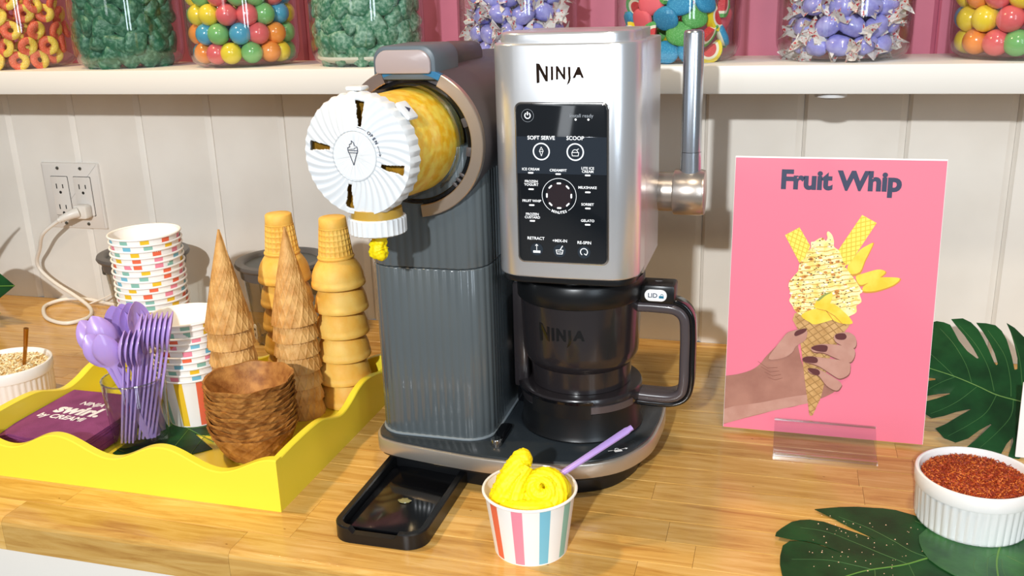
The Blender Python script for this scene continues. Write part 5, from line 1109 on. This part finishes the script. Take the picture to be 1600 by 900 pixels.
# ---------------------------------------------------------------- sugar cones (upside down, nested)
m_sc = mat('sugar_cone', '#bc8340', 0.6, noise_s=60, color2='#dba965', bump=0.4, bump_s=600)
def cone_geo(L=0.117, R0=0.0266):
    NA, NZ_ = 220, 110; V = []; F = []
    for j in range(NZ_+1):
        t = j/NZ_; rr = max(0.0010, R0*(1-t)**0.96+0.0006)
        for i in range(NA):
            a = 2*PI*i/NA; am = 1 if t < 0.62 else max(0.25, 1-(t-0.62)*4)
            k = 0.0012*am*waffle_relief(a, -math.log(max(0.04, 1-t*0.93)), 17, 4.6)*(rr/R0)**0.7
            seam = 0.0009*max(0, 1-abs(((a-4.9-t*1.2+PI) % (2*PI))-PI)/0.10)
            V.append(((rr+k+seam)*math.cos(a), (rr+k+seam)*math.sin(a), L*t))
    base = len(V)
    for j in range(9):
        t = (8-j)/8*0 + j/8*0.9; rr = max(0.0006, R0*(1-t)**0.96-0.0018)
        for i in range(NA): V.append((rr*math.cos(2*PI*i/NA), rr*math.sin(2*PI*i/NA), L*t*0.95+0.0001))
    for j in range(NZ_):
        for i in range(NA): q = (i+1) % NA; F.append((j*NA+i, j*NA+q, (j+1)*NA+q, (j+1)*NA+i))
    F.append(tuple(NZ_*NA+i for i in range(NA)))
    for i in range(NA): q = (i+1) % NA; F.append((i, base+i, base+q, q))
    for j in range(8):
        for i in range(NA): q = (i+1) % NA; F.append((base+j*NA+i, base+(j+1)*NA+i, base+(j+1)*NA+q, base+j*NA+q))
    F.append(tuple(base+8*NA+i for i in range(NA)))
    return V, F
sc0 = None
for (cx, cy, n_, pitch, z0, where, lean) in ((-0.6110, -0.4240, 7, 0.0213, 0.0098, 'left pointed stack', 0.0), (-0.5560, -0.3700, 7, 0.0200, 0.0098, 'right pointed stack', 0.0)):
    for k in range(n_):
        if sc0 is None: sc0 = add('sugar_cone', cone_geo(), m_sc, auto=60); c = sc0; tag(c, 'x', 'cone')
        else: c = sc0.copy(); COL.objects.link(c)
        c.location = (cx+rnd.uniform(-.0006, .0006), cy+rnd.uniform(-.0006, .0006), z0+pitch*k); c.rotation_euler = (rnd.uniform(-.012, .012), rnd.uniform(-.012, .012), rnd.uniform(0, 6.28) if k < n_-1 else 0.6)
        c['label'] = f'{rank(n_-1-k, n_)} sugar cone in the {where}, {"beside paper cups" if "left" in where else "behind waffle bowls"}'; c['group'] = 'sugar cones in the '+where

# ---------------------------------------------------------------- cake cones (upside down, nested)
m_cc = mat('cake_cone', '#eeb347', 0.6, noise_s=40, color2='#f4c766', bump=0.25, bump_s=500, sss=0.1, sss_r=0.003)
def cake_geo():
    # standing upside down: open rim at z=0, flat foot on top
    NA = 120; V = []; F = []
    prof = [(0.0325, 0.0, 0), (0.0332, 0.0012, 0), (0.0328, 0.0058, 0), (0.0320, 0.0066, 0), (0.0318, 0.0100, 0), (0.0311, 0.0145, 0), (0.0298, 0.0190, 0), (0.0278, 0.0235, 0), (0.0250, 0.0280, 0), (0.0222, 0.0318, 0), (0.0212, 0.0338, 0), (0.0222, 0.0345, 0), (0.0226, 0.0360, 0), (0.0220, 0.0375, 0), (0.0205, 0.0382, 0)]
    for j in range(33):
        t = j/32; prof.append((0.0200-0.0035*t, 0.0385+0.0335*t, 1))
    prof += [(0.0170, 0.0725, 0), (0.0172, 0.0735, 0), (0.0163, 0.0838, 0), (0.0150, 0.0850, 0)]
    for rr, z, g in prof:
        for i in range(NA):
            a = 2*PI*i/NA; k = 0
            if g:
                fa = abs(((a*24/(2*PI)) % 1)-0.5)*2; fz = abs((((z-0.0385)/0.0335*5) % 1)-0.5)*2
                k = -0.0010*(1-max(0, (max(fa, fz)-0.62)/0.38)**0.7) if max(fa, fz) > 0.62 else -0.0010
                k += 0.0010
            V.append(((rr+k)*math.cos(a), (rr+k)*math.sin(a), z))
    n1 = len(prof)
    for j in range(n1-1):
        for i in range(NA): q = (i+1) % NA; F.append((j*NA+i, j*NA+q, (j+1)*NA+q, (j+1)*NA+i))
    F.append(tuple((n1-1)*NA+i for i in range(NA)))
    inner = [(0.0312, 0.0), (0.0298, 0.008), (0.0275, 0.019), (0.021, 0.030), (0.0190, 0.036), (0.0150, 0.080)]
    b0 = len(V)
    for rr, z in inner:
        for i in range(NA): V.append((rr*math.cos(2*PI*i/NA), rr*math.sin(2*PI*i/NA), z))
    for i in range(NA): q = (i+1) % NA; F.append((i, b0+i, b0+q, q))
    for j in range(len(inner)-1):
        for i in range(NA): q = (i+1) % NA; F.append((b0+j*NA+i, b0+(j+1)*NA+i, b0+(j+1)*NA+q, b0+j*NA+q))
    F.append(tuple(b0+(len(inner)-1)*NA+i for i in range(NA)))
    return V, F
cc0 = None
for (cx, cy, n_, pitch, where) in ((-0.5150, -0.3240, 6, 0.0310, 'right flat-topped stack'), (-0.5950, -0.3130, 6, 0.0308, 'left flat-topped stack')):
    for k in range(n_):
        if cc0 is None: cc0 = add('cake_cone', cake_geo(), m_cc, auto=50); c = cc0; tag(c, 'x', 'cone')
        else: c = cc0.copy(); COL.objects.link(c)
        c.location = (cx+rnd.uniform(-.0008, .0008)-0.0004*(n_-k), cy+rnd.uniform(-.0008, .0008), 0.0098+pitch*k); c.rotation_euler = (rnd.uniform(-.015, .015), rnd.uniform(-.015, .015), rnd.uniform(0, 6.28))
        c['label'] = f'{rank(n_-1-k, n_)} cake cone in the {where}, {"beside the machine" if "right" in where else "behind sugar cones"}'; c['group'] = 'cake cones in the '+where

# ---------------------------------------------------------------- clear pints with grey lids by the wall
m_lid = mat('grey_lid', '#5c5856', 0.4); m_lid2 = mat('grey_lid_recess', '#3f413f', 0.35)
m_pc = clear_glass('clear_pint', (0.86, 0.86, 0.84), 0.04, 0.05, 0.9)
PC0 = thing('lidded_pint', 'clear plastic pint with grey lid behind the cake cones', 'container', (-0.7220, -0.100, 0), 'clear pints with grey lids')
cx, cy = -0.7220, -0.100
add('container_wall', lathe([(0, 0.001), (0.048, 0.001), (0.050, 0.003), (0.0535, 0.045), (0.0605, 0.112), (0.0590, 0.112), (0.0520, 0.045), (0.0485, 0.005), (0, 0.003)], 64, (cx, cy, 0)), m_pc, PC0, auto=70)
add('lid', lathe([(0.0610, 0.104), (0.0625, 0.104), (0.0640, 0.118), (0.0690, 0.1195), (0.0705, 0.1225), (0.0690, 0.1265), (0.0600, 0.1275), (0.0560, 0.1255), (0.0540, 0.1215), (0, 0.1205)], 72, (cx, cy, 0)), m_lid, PC0, auto=50)
add('lid_recess', lathe([(0, 0.1212), (0.0535, 0.1216), (0.0535, 0.1206), (0, 0.1206)], 64, (cx, cy, 0)), m_lid2, PC0)
for k in range(10):
    a = 2*PI*k/10+0.3
    add('wall_rib', tube([(cx+0.0512*math.cos(a), cy+0.0512*math.sin(a), 0.01), (cx+0.0600*math.cos(a), cy+0.0600*math.sin(a), 0.10)], 0.0010, 6), m_pc, PC0)
lg = add('label_tag', xf(prism(rrect(-0.0045, 0.0045, -0.0125, 0.0125, 0.0042, 6), 0, 0.0012, 0.0004), Matrix.Translation((cx-0.030, cy-0.0455, 0.022)) @ Matrix.Rotation(-0.58, 4, 'Z') @ FRONT), mat('tag_white', '#eceae6', 0.4), PC0)
add('printed_symbol', xf(join(stroke([(-0.0016, -0.006), (0.0016, -0.006)], 0.0008), stroke([(-0.0016, -0.005), (0, -0.0015), (0.0016, -0.005)], 0.0010), stroke([(-0.002, 0.0045), (0.002, 0.0045)], 0.003)), Matrix.Translation((cx-0.0307, cy-0.0467, 0.022)) @ Matrix.Rotation(-0.58, 4, 'Z') @ FRONT), m_lid2, lg, smooth=False)
c = dup(PC0, (-0.9670, -0.100, 0), label='clear plastic pint with grey lid behind the tall stack of paper cups')
for (dx, w_) in ((-0.0640, 'left'), (0.0640, 'right')):
    o = add('side_latch', move(box(-0.006, 0.006, -0.006, 0.006, 0, 0.016, 0.003), -0.9670+dx, -0.112, 0.088), m_lid2, None, org=(-0.967+dx, -0.112, 0.088))
    o.parent = c; o.location = (dx, -0.012, 0.088)
# ---------------------------------------------------------------- ramekins
m_por = mat('white_porcelain', '#eeecea', 0.18, coat=0.5)
def ramekin(cx, cy, z0, R, H, label, name='ramekin'):
    t = thing(name, label, 'bowl', (cx, cy, z0))
    NF, SUB = 44, 4; n_ = NF*SUB; rings = []
    for (rr, z, fl) in ((R-0.0060, 0.0, 0), (R-0.0042, 0.0015, 0.4), (R-0.0032, 0.004, 1), (R-0.0020, H-0.0165, 1), (R-0.0018, H-0.0150, 0.3)):
        rings.append([((rr-0.0014*fl*abs(math.cos(NF/2*2*PI*i/n_))**3)*math.cos(2*PI*i/n_)+cx, (rr-0.0014*fl*abs(math.cos(NF/2*2*PI*i/n_))**3)*math.sin(2*PI*i/n_)+cy, z0+z) for i in range(n_)])
    for (rr, z) in ((R-0.0008, H-0.0148), (R-0.0004, H-0.0135), (R, H-0.0025), (R-0.0008, H-0.0006), (R-0.0024, H), (R-0.0040, H-0.0008), (R-0.0048, H-0.003), (R-0.0075, 0.006), (R-0.02, 0.004)):
        rings.append([(rr*math.cos(2*PI*i/n_)+cx, rr*math.sin(2*PI*i/n_)+cy, z0+z) for i in range(n_)])
    add('fluted_bowl', loft(rings), m_por, t, auto=35); return t
def fill(cx, cy, z, R, dome, n_, size, long_, seed, m, m2, label, cat_, name):
    rr_ = random.Random(seed); V = []; F = []; MI = []
    g = lathe([(0, z-0.01)] + [(R*k/6*1.0, z-0.0015+dome*(1-(k/6)**2)) for k in range(1, 7)][::1], 40, (cx, cy, 0))
    g = lathe([(0, z-0.0015+dome)]+[(R*k/6, z-0.0015+dome*(1-(k/6)**2)) for k in range(1, 7)]+[(R-0.001, z-0.012), (0, z-0.012)], 40, (cx, cy, 0))
    V += g[0]; F += g[1]; MI += [0]*len(g[1])
    for _ in range(n_):
        rad = R*math.sqrt(rr_.random())*0.985; a = rr_.uniform(0, 2*PI); zz = z+dome*(1-(rad/R)**2)+rr_.uniform(-0.0012, 0.0012)
        s = size*rr_.uniform(0.6, 1.4); L = s*long_*rr_.uniform(0.6, 1.3)
        M = Matrix.Translation((cx+rad*math.cos(a), cy+rad*math.sin(a), zz)) @ Matrix.Rotation(rr_.uniform(0, 6.3), 4, 'Z') @ Matrix.Rotation(rr_.uniform(-.7, .7), 4, 'Y') @ Matrix.Rotation(rr_.uniform(0, 3), 4, 'X')
        b = len(V); V += [tuple(M @ Vector(p)) for p in ((-L, -s*.5, -s*.4), (-L*.8, s*.5, -s*.3), (-L*.9, 0, s*.5), (L, -s*.5, -s*.3), (L*.9, s*.4, -s*.4), (L*.8, 0, s*.5))]
        F += [(b, b+1, b+2), (b+3, b+5, b+4), (b, b+3, b+4, b+1), (b+1, b+4, b+5, b+2), (b+2, b+5, b+3, b)]; MI += [rr_.choice([0, 1, 1, 2])]*5
    o = add(name, (V, F, MI), m2, org=(cx, cy, z-0.01), smooth=False); tag(o, label, cat_, kind='stuff'); return o
RX, RY = 0.1935, -0.4430
ramekin(RX, RY, 0.0024, 0.0540, 0.0520, 'white fluted ramekin of orange-red crumbs on green leaves at right')
fill(RX, RY, 0.0478, 0.0480, 0.0018, 5200, 0.00075, 1.9, 3, None, [mat('crumb_orange', '#b8481a', 0.6), mat('crumb_red', '#8f2f12', 0.55), mat('crumb_light', '#d9772f', 0.6)], 'orange-red crumb topping filling the right-hand ramekin', 'topping', 'crumb_topping')
LX, LY = -0.9660, -0.4040
ramekin(LX, LY, 0.0, 0.0560, 0.0580, 'white fluted ramekin of pale chopped topping at the left edge')
fill(LX, LY, 0.0500, 0.0510, 0.0050, 2200, 0.0013, 2.2, 5, None, [mat('nut_cream', '#e8cf98', 0.6), mat('nut_pale', '#f2e4bd', 0.6), mat('nut_tan', '#cfa662', 0.6)], 'pale chopped nut topping filling the left-hand ramekin', 'topping', 'chopped_topping')
o = add('gold_spoon_handle', tube([(-0.9420, -0.400, 0.052), (-0.9330, -0.400, 0.082), (-0.9270, -0.4, 0.1055)], [0.0022, 0.0026, 0.0031], 12), mat('gold_metal', '#b98643', 0.2, metal=0.95), org=(-0.942, -0.40, 0.052))
o.name = 'gold_spoon'; tag(o, 'gold spoon handle standing in the pale chopped topping at left', 'spoon')

# ---------------------------------------------------------------- monstera leaves at right
def arch(poly, fz): return fz
def leaf(name, poly, zf, veins, mid, label, m, th=0.0007, vein_m=m_vein):
    bm = bmesh.new(); vs = [bm.verts.new((p[0], p[1], 0)) for p in poly]; bm.faces.new(vs)
    bmesh.ops.triangulate(bm, faces=bm.faces[:])
    for _ in range(2):
        bmesh.ops.subdivide_edges(bm, edges=[e for e in bm.edges if e.calc_length() > 0.014], cuts=1, use_grid_fill=False); bmesh.ops.triangulate(bm, faces=bm.faces[:])
    bm.verts.index_update(); n_ = len(bm.verts)
    V = [(v.co.x, v.co.y, zf(v.co.x, v.co.y)+th) for v in bm.verts]+[(v.co.x, v.co.y, zf(v.co.x, v.co.y)) for v in bm.verts]
    F = [tuple(v.index for v in fa.verts) for fa in bm.faces]; F2 = [tuple(i+n_ for i in reversed(fa)) for fa in F]
    E_ = [(e.verts[0].index, e.verts[1].index) for e in bm.edges if len(e.link_faces) == 1]; bm.free()
    F = F+F2+[(a, b, b+n_, a+n_) for a, b in E_]
    cx = sum(p[0] for p in poly)/len(poly); cy = sum(p[1] for p in poly)/len(poly)
    t = thing(name, label, 'leaf', (cx, cy, zf(cx, cy)))
    add('blade', (V, F), m, t, auto=60)
    def line(pts, r0, r1, nm, mm):
        P = smooth_path([(p[0], p[1], 0) for p in pts], 5); P = [(p[0], p[1], zf(p[0], p[1])+th) for p in P]
        add(nm, tube(P, [r0+(r1-r0)*i/(len(P)-1) for i in range(len(P))], 6, 0.6), mm, t)
    line(mid, 0.0006, 0.0013, 'midrib', vein_m)
    for v in veins: line(v, 0.0005, 0.0002, 'vein', m_veinl if vein_m is m_vein else vein_m)
    return t
def zA(x, y): return 0.0006+0.0022*max(0, min(1, (0.13-x)/0.08))*(1+math.sin(x*40+1)*math.sin(y*35))
def zB(x, y): return 0.0018+0.0004*math.sin(x*40)*math.sin(y*35)
leaf('monstera_leaf', DATA['leafA'], zA, DATA['Av'], DATA['Amid'], 'large dark monstera leaf flat on the worktop at front right, left of the ramekin', m_leaf)
leaf('monstera_leaf', DATA['leafB'], zB, DATA['Bv'], [(0.20, -0.555), (0.205, -0.51), (0.225, -0.45), (0.24, -0.42)], 'brighter green leaf directly under the right-hand ramekin', m_leafl)
def zR(x, y): return 0.026+0.6*(y+0.25)
leaf('monstera_leaf', [p[:2] for p in DATA['leafR']], zR, [[q[:2] for q in v] for v in DATA['Rv']], [p[:2] for p in DATA['Rmid']], 'dark green monstera leaf propped behind the pink sign at far right', m_leaf)
# crumbs spilled on the leaf
rr_ = random.Random(12); V, F = [], []
for _ in range(90):
    x = rr_.uniform(0.03, 0.15); y = rr_.uniform(-0.56, -0.46); s = rr_.uniform(0.0003, 0.0008); z = zA(x, y)+0.0008
    if x < 0.036+(y+0.56)*0.2: continue
    b = len(V); V += [(x-s, y-s, z), (x+s, y-s*.6, z), (x, y+s, z), (x, y, z+s*1.3)]; F += [(b, b+1, b+3), (b+1, b+2, b+3), (b+2, b, b+3), (b, b+2, b+1)]
o = add('spilled_crumbs', (V, F), mat('crumb_pale', '#e2b28c', 0.6), org=(0.1, -0.5, 0.004), smooth=False); tag(o, 'pale crumbs scattered over the dark leaf beside the ramekin', 'crumbs', kind='stuff')

# ---------------------------------------------------------------- pink sign in acrylic holder
O_ = Vector((-0.0500, -0.2900, 0.0045)); Vd = Vector((0, 0.038, 0.3185)).normalized(); Ud = Vector((1, 0, 0)); Nd = Ud.cross(Vd)
PM = Matrix((Ud, Vd, Nd)).transposed().to_4x4(); PM.translation = O_
m_pp = mat('sign_pink', '#e9788e', 0.6)
PS = thing('fruit_whip_sign', 'pink upright sign printed with a hand holding an ice cream cone', 'sign', tuple(O_+Ud*0.109))
BW, BH = 0.2190, 0.3170
add('board', xf(box(0.0, BW, 0.0, BH, -0.0022, -0.0006), PM), mat('sign_paper_white', '#f4f1ee', 0.5), PS, smooth=False)
pb = add('pink_print', xf(box(0.0004, BW-0.0004, 0.0, BH-0.0016, -0.0006, 0.0), PM), m_pp, PS, smooth=False)
def inside(x, y, poly):
    r_ = False
    for (a, b), (c, d) in zip(poly, poly[1:]+poly[:1]):
        if (b > y) != (d > y) and x < (c-a)*(y-b)/(d-b)+a: r_ = not r_
    return r_
lay = [0]
def pr(poly, m, name, smooth_k=3, par=None):
    lay[0] += 1; z = 0.00012+0.00005*lay[0]
    pts = [(p[0], p[1]) for p in (smooth_path([(a, b, 0) for a, b in poly], smooth_k, True) if smooth_k else [(a, b, 0) for a, b in poly])]
    pts = [(max(0.0004, x), y) for x, y in pts]
    add(name, xf(plate(pts, Matrix.Translation((0, 0, z-0.0001)), 0.0001), PM), m, pb, smooth=False)
m_skin = mat('print_skin', '#9c6858', 0.55, noise_s=30, color2='#ad7967', contrast=(.35, .6)); m_skin2 = mat('print_skin_light', '#c0907f', 0.55, noise_s=60, color2='#b58271')
m_skin3 = mat('print_skin_dark', '#7e4d40', 0.55); m_nail = mat('print_nail', '#5f3030', 0.35)
m_pcone = mat('print_cone', '#b98a4e', 0.55, noise_s=120, color2='#d2a66a'); m_pcone2 = mat('print_cone_line', '#a27840', 0.55)
m_pcr = mat('print_cream', '#f3d977', 0.55, noise_s=110, color2='#fff0b4', contrast=(.4, .6)); m_pcr2 = mat('print_cream_shade', '#d9ae45', 0.55); m_pch = mat('print_chip', '#4a2a1c', 0.55)
m_pnut = mat('print_nut', '#cf8a3c', 0.55); m_pw = mat('print_wafer', '#f3e15c', 0.55); m_pw2 = mat('print_wafer_line', '#dcbc33', 0.55); m_pm = mat('print_mango', '#f3c62c', 0.55, noise_s=70, color2='#f8d84e'); m_pm2 = mat('print_mango_edge', '#cf8f2c', 0.55)
m_pgr = mat('print_mango_skin', '#8f9a4a', 0.55)
D = DATA
for s in ('slice0', 'slice1', 'slice2'):
    cx = sum(p[0] for p in D[s])/len(D[s]); cy = sum(p[1] for p in D[s])/len(D[s])
    pr(D[s], m_pm2, 'printed_mango_skin'); pr([((x-cx)*0.96+cx-0.0006, (y-cy)*0.92+cy+0.0010) for x, y in D[s]], m_pm, 'printed_mango_slice')
for s in ('wafer0', 'wafer1'):
    pr(D[s], m_pw, 'printed_wafer', 0)
def clip_lines(poly, ang, sp, w, m, name, ph=0.0):
    """printed lattice lines clipped to a polygon"""
    c, s = math.cos(ang), math.sin(ang); gs = []
    P = [(x*c+y*s, -x*s+y*c) for x, y in poly]; ys = [p[1] for p in P]; k = math.floor(min(ys)/sp)
    while k*sp+ph < max(ys):
        yy = k*sp+ph; xs = []
        for a, b in zip(P, P[1:]+P[:1]):
            if (a[1]-yy)*(b[1]-yy) < 0: xs.append(a[0]+(b[0]-a[0])*(yy-a[1])/(b[1]-a[1]))
        xs.sort()
        for a, b in zip(xs[::2], xs[1::2]): gs.append(stroke([(a*c-yy*s, a*s+yy*c), (b*c-yy*s, b*s+yy*c)], w))
        k += 1
    if gs:
        lay[0] += 1; add(name, xf(join(*gs), PM @ Matrix.Translation((0, 0, 0.00005*lay[0]))), m, pb, smooth=False)
for s, an in (('wafer0', -1.02), ('wafer1', 1.02)):
    clip_lines(D[s], an+0.6, 0.0048, 0.0009, m_pw2, 'printed_wafer_lines'); clip_lines(D[s], an-0.75, 0.0048, 0.0009, m_pw2, 'printed_wafer_lines')
pr(D['palm'], m_skin, 'printed_palm')
pr([(0.0, 0.0045), (0.025, 0.0140), (0.0456, 0.0215), (0.0765, 0.0318), (0.1000, 0.0400), (0.0980, 0.0480), (0.070, 0.0420), (0.040, 0.0330), (0.0, 0.0220)], m_skin2, 'printed_wrist_light')
pr(D['cone'], m_pcone, 'printed_cone', 2)
clip_lines(D['cone'], 0.62, 0.0068, 0.0010, m_pcone2, 'printed_cone_lines'); clip_lines(D['cone'], -0.80, 0.0068, 0.0010, m_pcone2, 'printed_cone_lines')
pr(D['cream'], m_pcr, 'printed_cream', 3)
for k in range(15):
    t = k/14; y0 = 0.150+t*0.072; w = 0.030*math.sin(PI*min(1, 0.35+0.62*(1-t)))+0.004; cx = 0.1035-0.003*t
    pts = [(cx-0.045+0.09*i/40, y0+0.016*(i/40-0.5)-0.0028*math.sin(PI*i/40)+0.0005*math.sin(i*1.1+k)) for i in range(41)]
    pts = [p for p in pts if inside(p[0], p[1], D['cream'])]
    if len(pts) < 2: continue
    lay[0] += 1; add('printed_cream_ridge', xf(stroke(pts, 0.0008), PM @ Matrix.Translation((0, 0, 0.00005*lay[0]))), m_pcr2, pb, smooth=False)
rr_ = random.Random(4)
for mm, n_, sz, nm in ((m_pnut, 60, 0.0017, 'printed_nuts'), (m_pch, 200, 0.00065, 'printed_chips'), (mat('print_white', '#fff6dc', 0.5), 50, 0.0013, 'printed_highlights')):
    gs = []
    while len(gs) < n_:
        x, y = rr_.uniform(0.064, 0.143), rr_.uniform(0.138, 0.234)
        if not inside(x, y, D['cream']): continue
        if nm == 'printed_nuts' and rr_.random() < (x-0.075)/0.055: continue
        a0 = rr_.uniform(0, 6); q = rr_.choice([5, 6]); s_ = sz*rr_.uniform(.6, 1.3)
        gs.append(([(x+s_*math.cos(a0+2*PI*i/q)*1.3, y+s_*math.sin(a0+2*PI*i/q)*0.8, 0) for i in range(q)], [tuple(range(q))]))
    lay[0] += 1; o = add(nm, xf(join(*gs), PM @ Matrix.Translation((0, 0, 0.00005*lay[0]))), mm, pb, smooth=False); o['kind'] = 'stuff'
pr(D['slice3'], m_pm, 'printed_mango_slice'); pr([(0.0961, 0.1577), (0.1012, 0.1639), (0.1064, 0.1671), (0.1118, 0.1681), (0.105, 0.164), (0.099, 0.158)], m_pgr, 'printed_mango_skin')
pr(D['slice4'], m_pm, 'printed_mango_slice'); pr(D['slice5'], m_pm, 'printed_mango_slice')
lay[0] += 1; add('printed_mango_edge', xf(join(stroke([(0.0969, 0.1486), (0.1071, 0.1466), (0.1144, 0.1371)], 0.0008), stroke([(0.1071, 0.1466), (0.1160, 0.1415), (0.1246, 0.1333)], 0.0008)), PM @ Matrix.Translation((0, 0, 0.00005*lay[0]))), m_pm2, pb, smooth=False)
pr(D['thumb'], m_skin2, 'printed_thumb')
for k in range(4):
    s = 'finger%d' % k
    pr([(x+0.0005, y-0.0014) for x, y in D[s]], m_skin3, 'printed_finger_shade'); pr(D[s], m_skin2, 'printed_finger')
for k in range(5):
    pr(D['nail%d' % k], m_nail, 'printed_nail')
lay[0] += 1
add('printed_creases', xf(join(*[stroke([(0.036+0.004*k, 0.083-0.006*k), (0.047+0.003*k, 0.076-0.0045*k), (0.058+0.002*k, 0.0775-0.004*k)], 0.0004) for k in range(4)]), PM @ Matrix.Translation((0, 0, 0.00005*lay[0]))), m_skin3, pb, smooth=False)
m_ttl = mat('title_navy', '#2c3350', 0.5)
g = text_geo('Fruit Whip', 0.0285, 0.00125, 0.0001, 0.0, 'LEFT', 4, 0.98)
xs = [p[0] for p in g[0]]; ys = [p[1] for p in g[0]]; sx = 0.1250/(max(xs)-min(xs)); mx_ = min(xs); my_ = (max(ys)+min(ys))/2
g = ([((p[0]-mx_)*sx+0.0505, (p[1]-my_)*1.0+0.2890, p[2]+0.0002) for p in g[0]], g[1])
add('title_lettering', xf(g, PM), m_ttl, pb, smooth=False)
# acrylic holder
m_acr = clear_glass('acrylic', (0.95, 0.96, 0.97), 0.02, 0.04, 0.5)
m_acre = clear_glass('acrylic_edge', (0.92, 0.94, 0.96), 0.15, 0.40, 0.6)
AH = thing('acrylic_stand', 'clear acrylic stand holding the pink sign upright', 'stand', (0.0625, -0.305, 0))
def xprof(pts, x0, x1): return loft([[(x0, y, z) for y, z in pts], [(x1, y, z) for y, z in pts]])
add('base_plate', xprof([(-0.342, 0.0006), (-0.342, 0.0040), (-0.258, 0.0040), (-0.258, 0.0006)], 0.0080, 0.1175), m_acr, AH, smooth=False)
add('front_edge', xprof([(-0.3440, 0.0004), (-0.3440, 0.0044), (-0.3422, 0.0044), (-0.3422, 0.0004)], 0.0080, 0.1175), m_acre, AH, smooth=False)
add('front_lip', xprof([(-0.3330, 0.0042), (-0.3310, 0.0042), (-0.2960, 0.0225), (-0.2975, 0.0235)], 0.0080, 0.1175), m_acr, AH, smooth=False)
add('lip_edge', xprof([(-0.2980, 0.0225), (-0.2955, 0.0225), (-0.2955, 0.0245), (-0.2980, 0.0245)], 0.0080, 0.1175), m_acre, AH, smooth=False)
add('rear_support', xprof([(-0.2800, 0.0040), (-0.2770, 0.0040), (-0.2700, 0.060), (-0.2725, 0.060)], 0.0080, 0.1175), m_acr, AH, smooth=False)
# white card at the right edge
CD = thing('info_card', 'white card with small grey lettering at the right edge', 'card', (0.300, -0.285, 0.002))
CM = Matrix.Translation((0.2620, -0.293, 0.002)) @ Matrix.Rotation(0.10, 4, 'X').inverted() @ FRONT
add('card_board', xf(prism(rrect(0.0, 0.085, 0.0, 0.085, 0.001, 2), 0, 0.0012), CM), mat('card_white', '#e9e6e4', 0.5), CD, smooth=False)
for i, (s_, y_) in enumerate((('A', 0.052), ('r', 0.045), ('d', 0.039), ('Ch', 0.030))):
    add('printed_label', xf(text_geo(s_, 0.0075, 0.0, 0.0001, 0, 'LEFT'), CM @ Matrix.Translation((0.0085, y_*0.75, 0.0013))), mat('card_grey_ink', '#5a5a5e', 0.6), CD, smooth=False)

# ---------------------------------------------------------------- potted plant at far left
m_agave = mat('spiky_leaf', '#3f6a3c', 0.4, noise_s=20, color2='#2c5230')
PP = thing('potted_plant', 'spiky potted plant with broad dark leaves at the far left edge', 'plant', (-1.36, -0.24, 0))
add('pot', lathe([(0, 0.0), (0.040, 0.0), (0.052, 0.07), (0.055, 0.072), (0.055, 0.082), (0.050, 0.082), (0.049, 0.07), (0, 0.068)], 40, (-1.36, -0.24, 0)), mat('pot_white', '#d8d2c8', 0.4), PP)
rr_ = random.Random(21)
for k in range(18):
    a = 2*PI*k/18*1.618*3; up_ = 0.10+0.20*(k/18); out_ = 0.15*(1-0.55*k/18); w0 = 0.016
    p0_ = Vector((-1.36, -0.24, 0.068)); d = Vector((math.cos(a), math.sin(a), 0)); rings = []
    for j in range(9):
        t = j/8; c_ = p0_+d*(out_*t+0.008)+Vector((0, 0, up_*t*(1.25-0.35*t))); w = w0*math.sin(PI*(0.15+0.85*t))**0.7*(1-t*0.25) if j < 8 else 0.0005
        s_ = Vector((-d.y, d.x, 0)); rings.append([tuple(c_-s_*w), tuple(c_-Vector((0, 0, 0.003))), tuple(c_+s_*w), tuple(c_+Vector((0, 0, 0.0006)))])
    add('spiky_leaf', loft(rings), m_agave, PP)
def broad(cx, cy, cz, L, wd, ang, tilt, lean):
    pts = []; n_ = 24
    for i in range(n_+1): t = i/n_; pts.append((L*t, wd*math.sin(PI*t**0.75)))
    pts += [(L*(1-i/n_), -wd*math.sin(PI*(1-i/n_)**0.75)*0.9) for i in range(1, n_)]
    M = Matrix.Translation((cx, cy, cz)) @ Matrix.Rotation(ang, 4, 'Y') @ Matrix.Rotation(tilt, 4, 'X')
    add('broad_leaf', xf(plate(pts, Matrix.Identity(4), 0.0008), M), m_leaf, PP, smooth=False)
    add('broad_leaf_rib', tube([tuple(M @ Vector((L*t/6, 0, 0.001))) for t in range(7)], 0.0008, 6), m_vein, PP)
broad(-1.330, -0.15, 0.062, 0.150, 0.045, math.radians(-4), math.radians(75), 0)
broad(-1.330, -0.16, 0.048, 0.122, 0.032, math.radians(10), math.radians(65), 0)
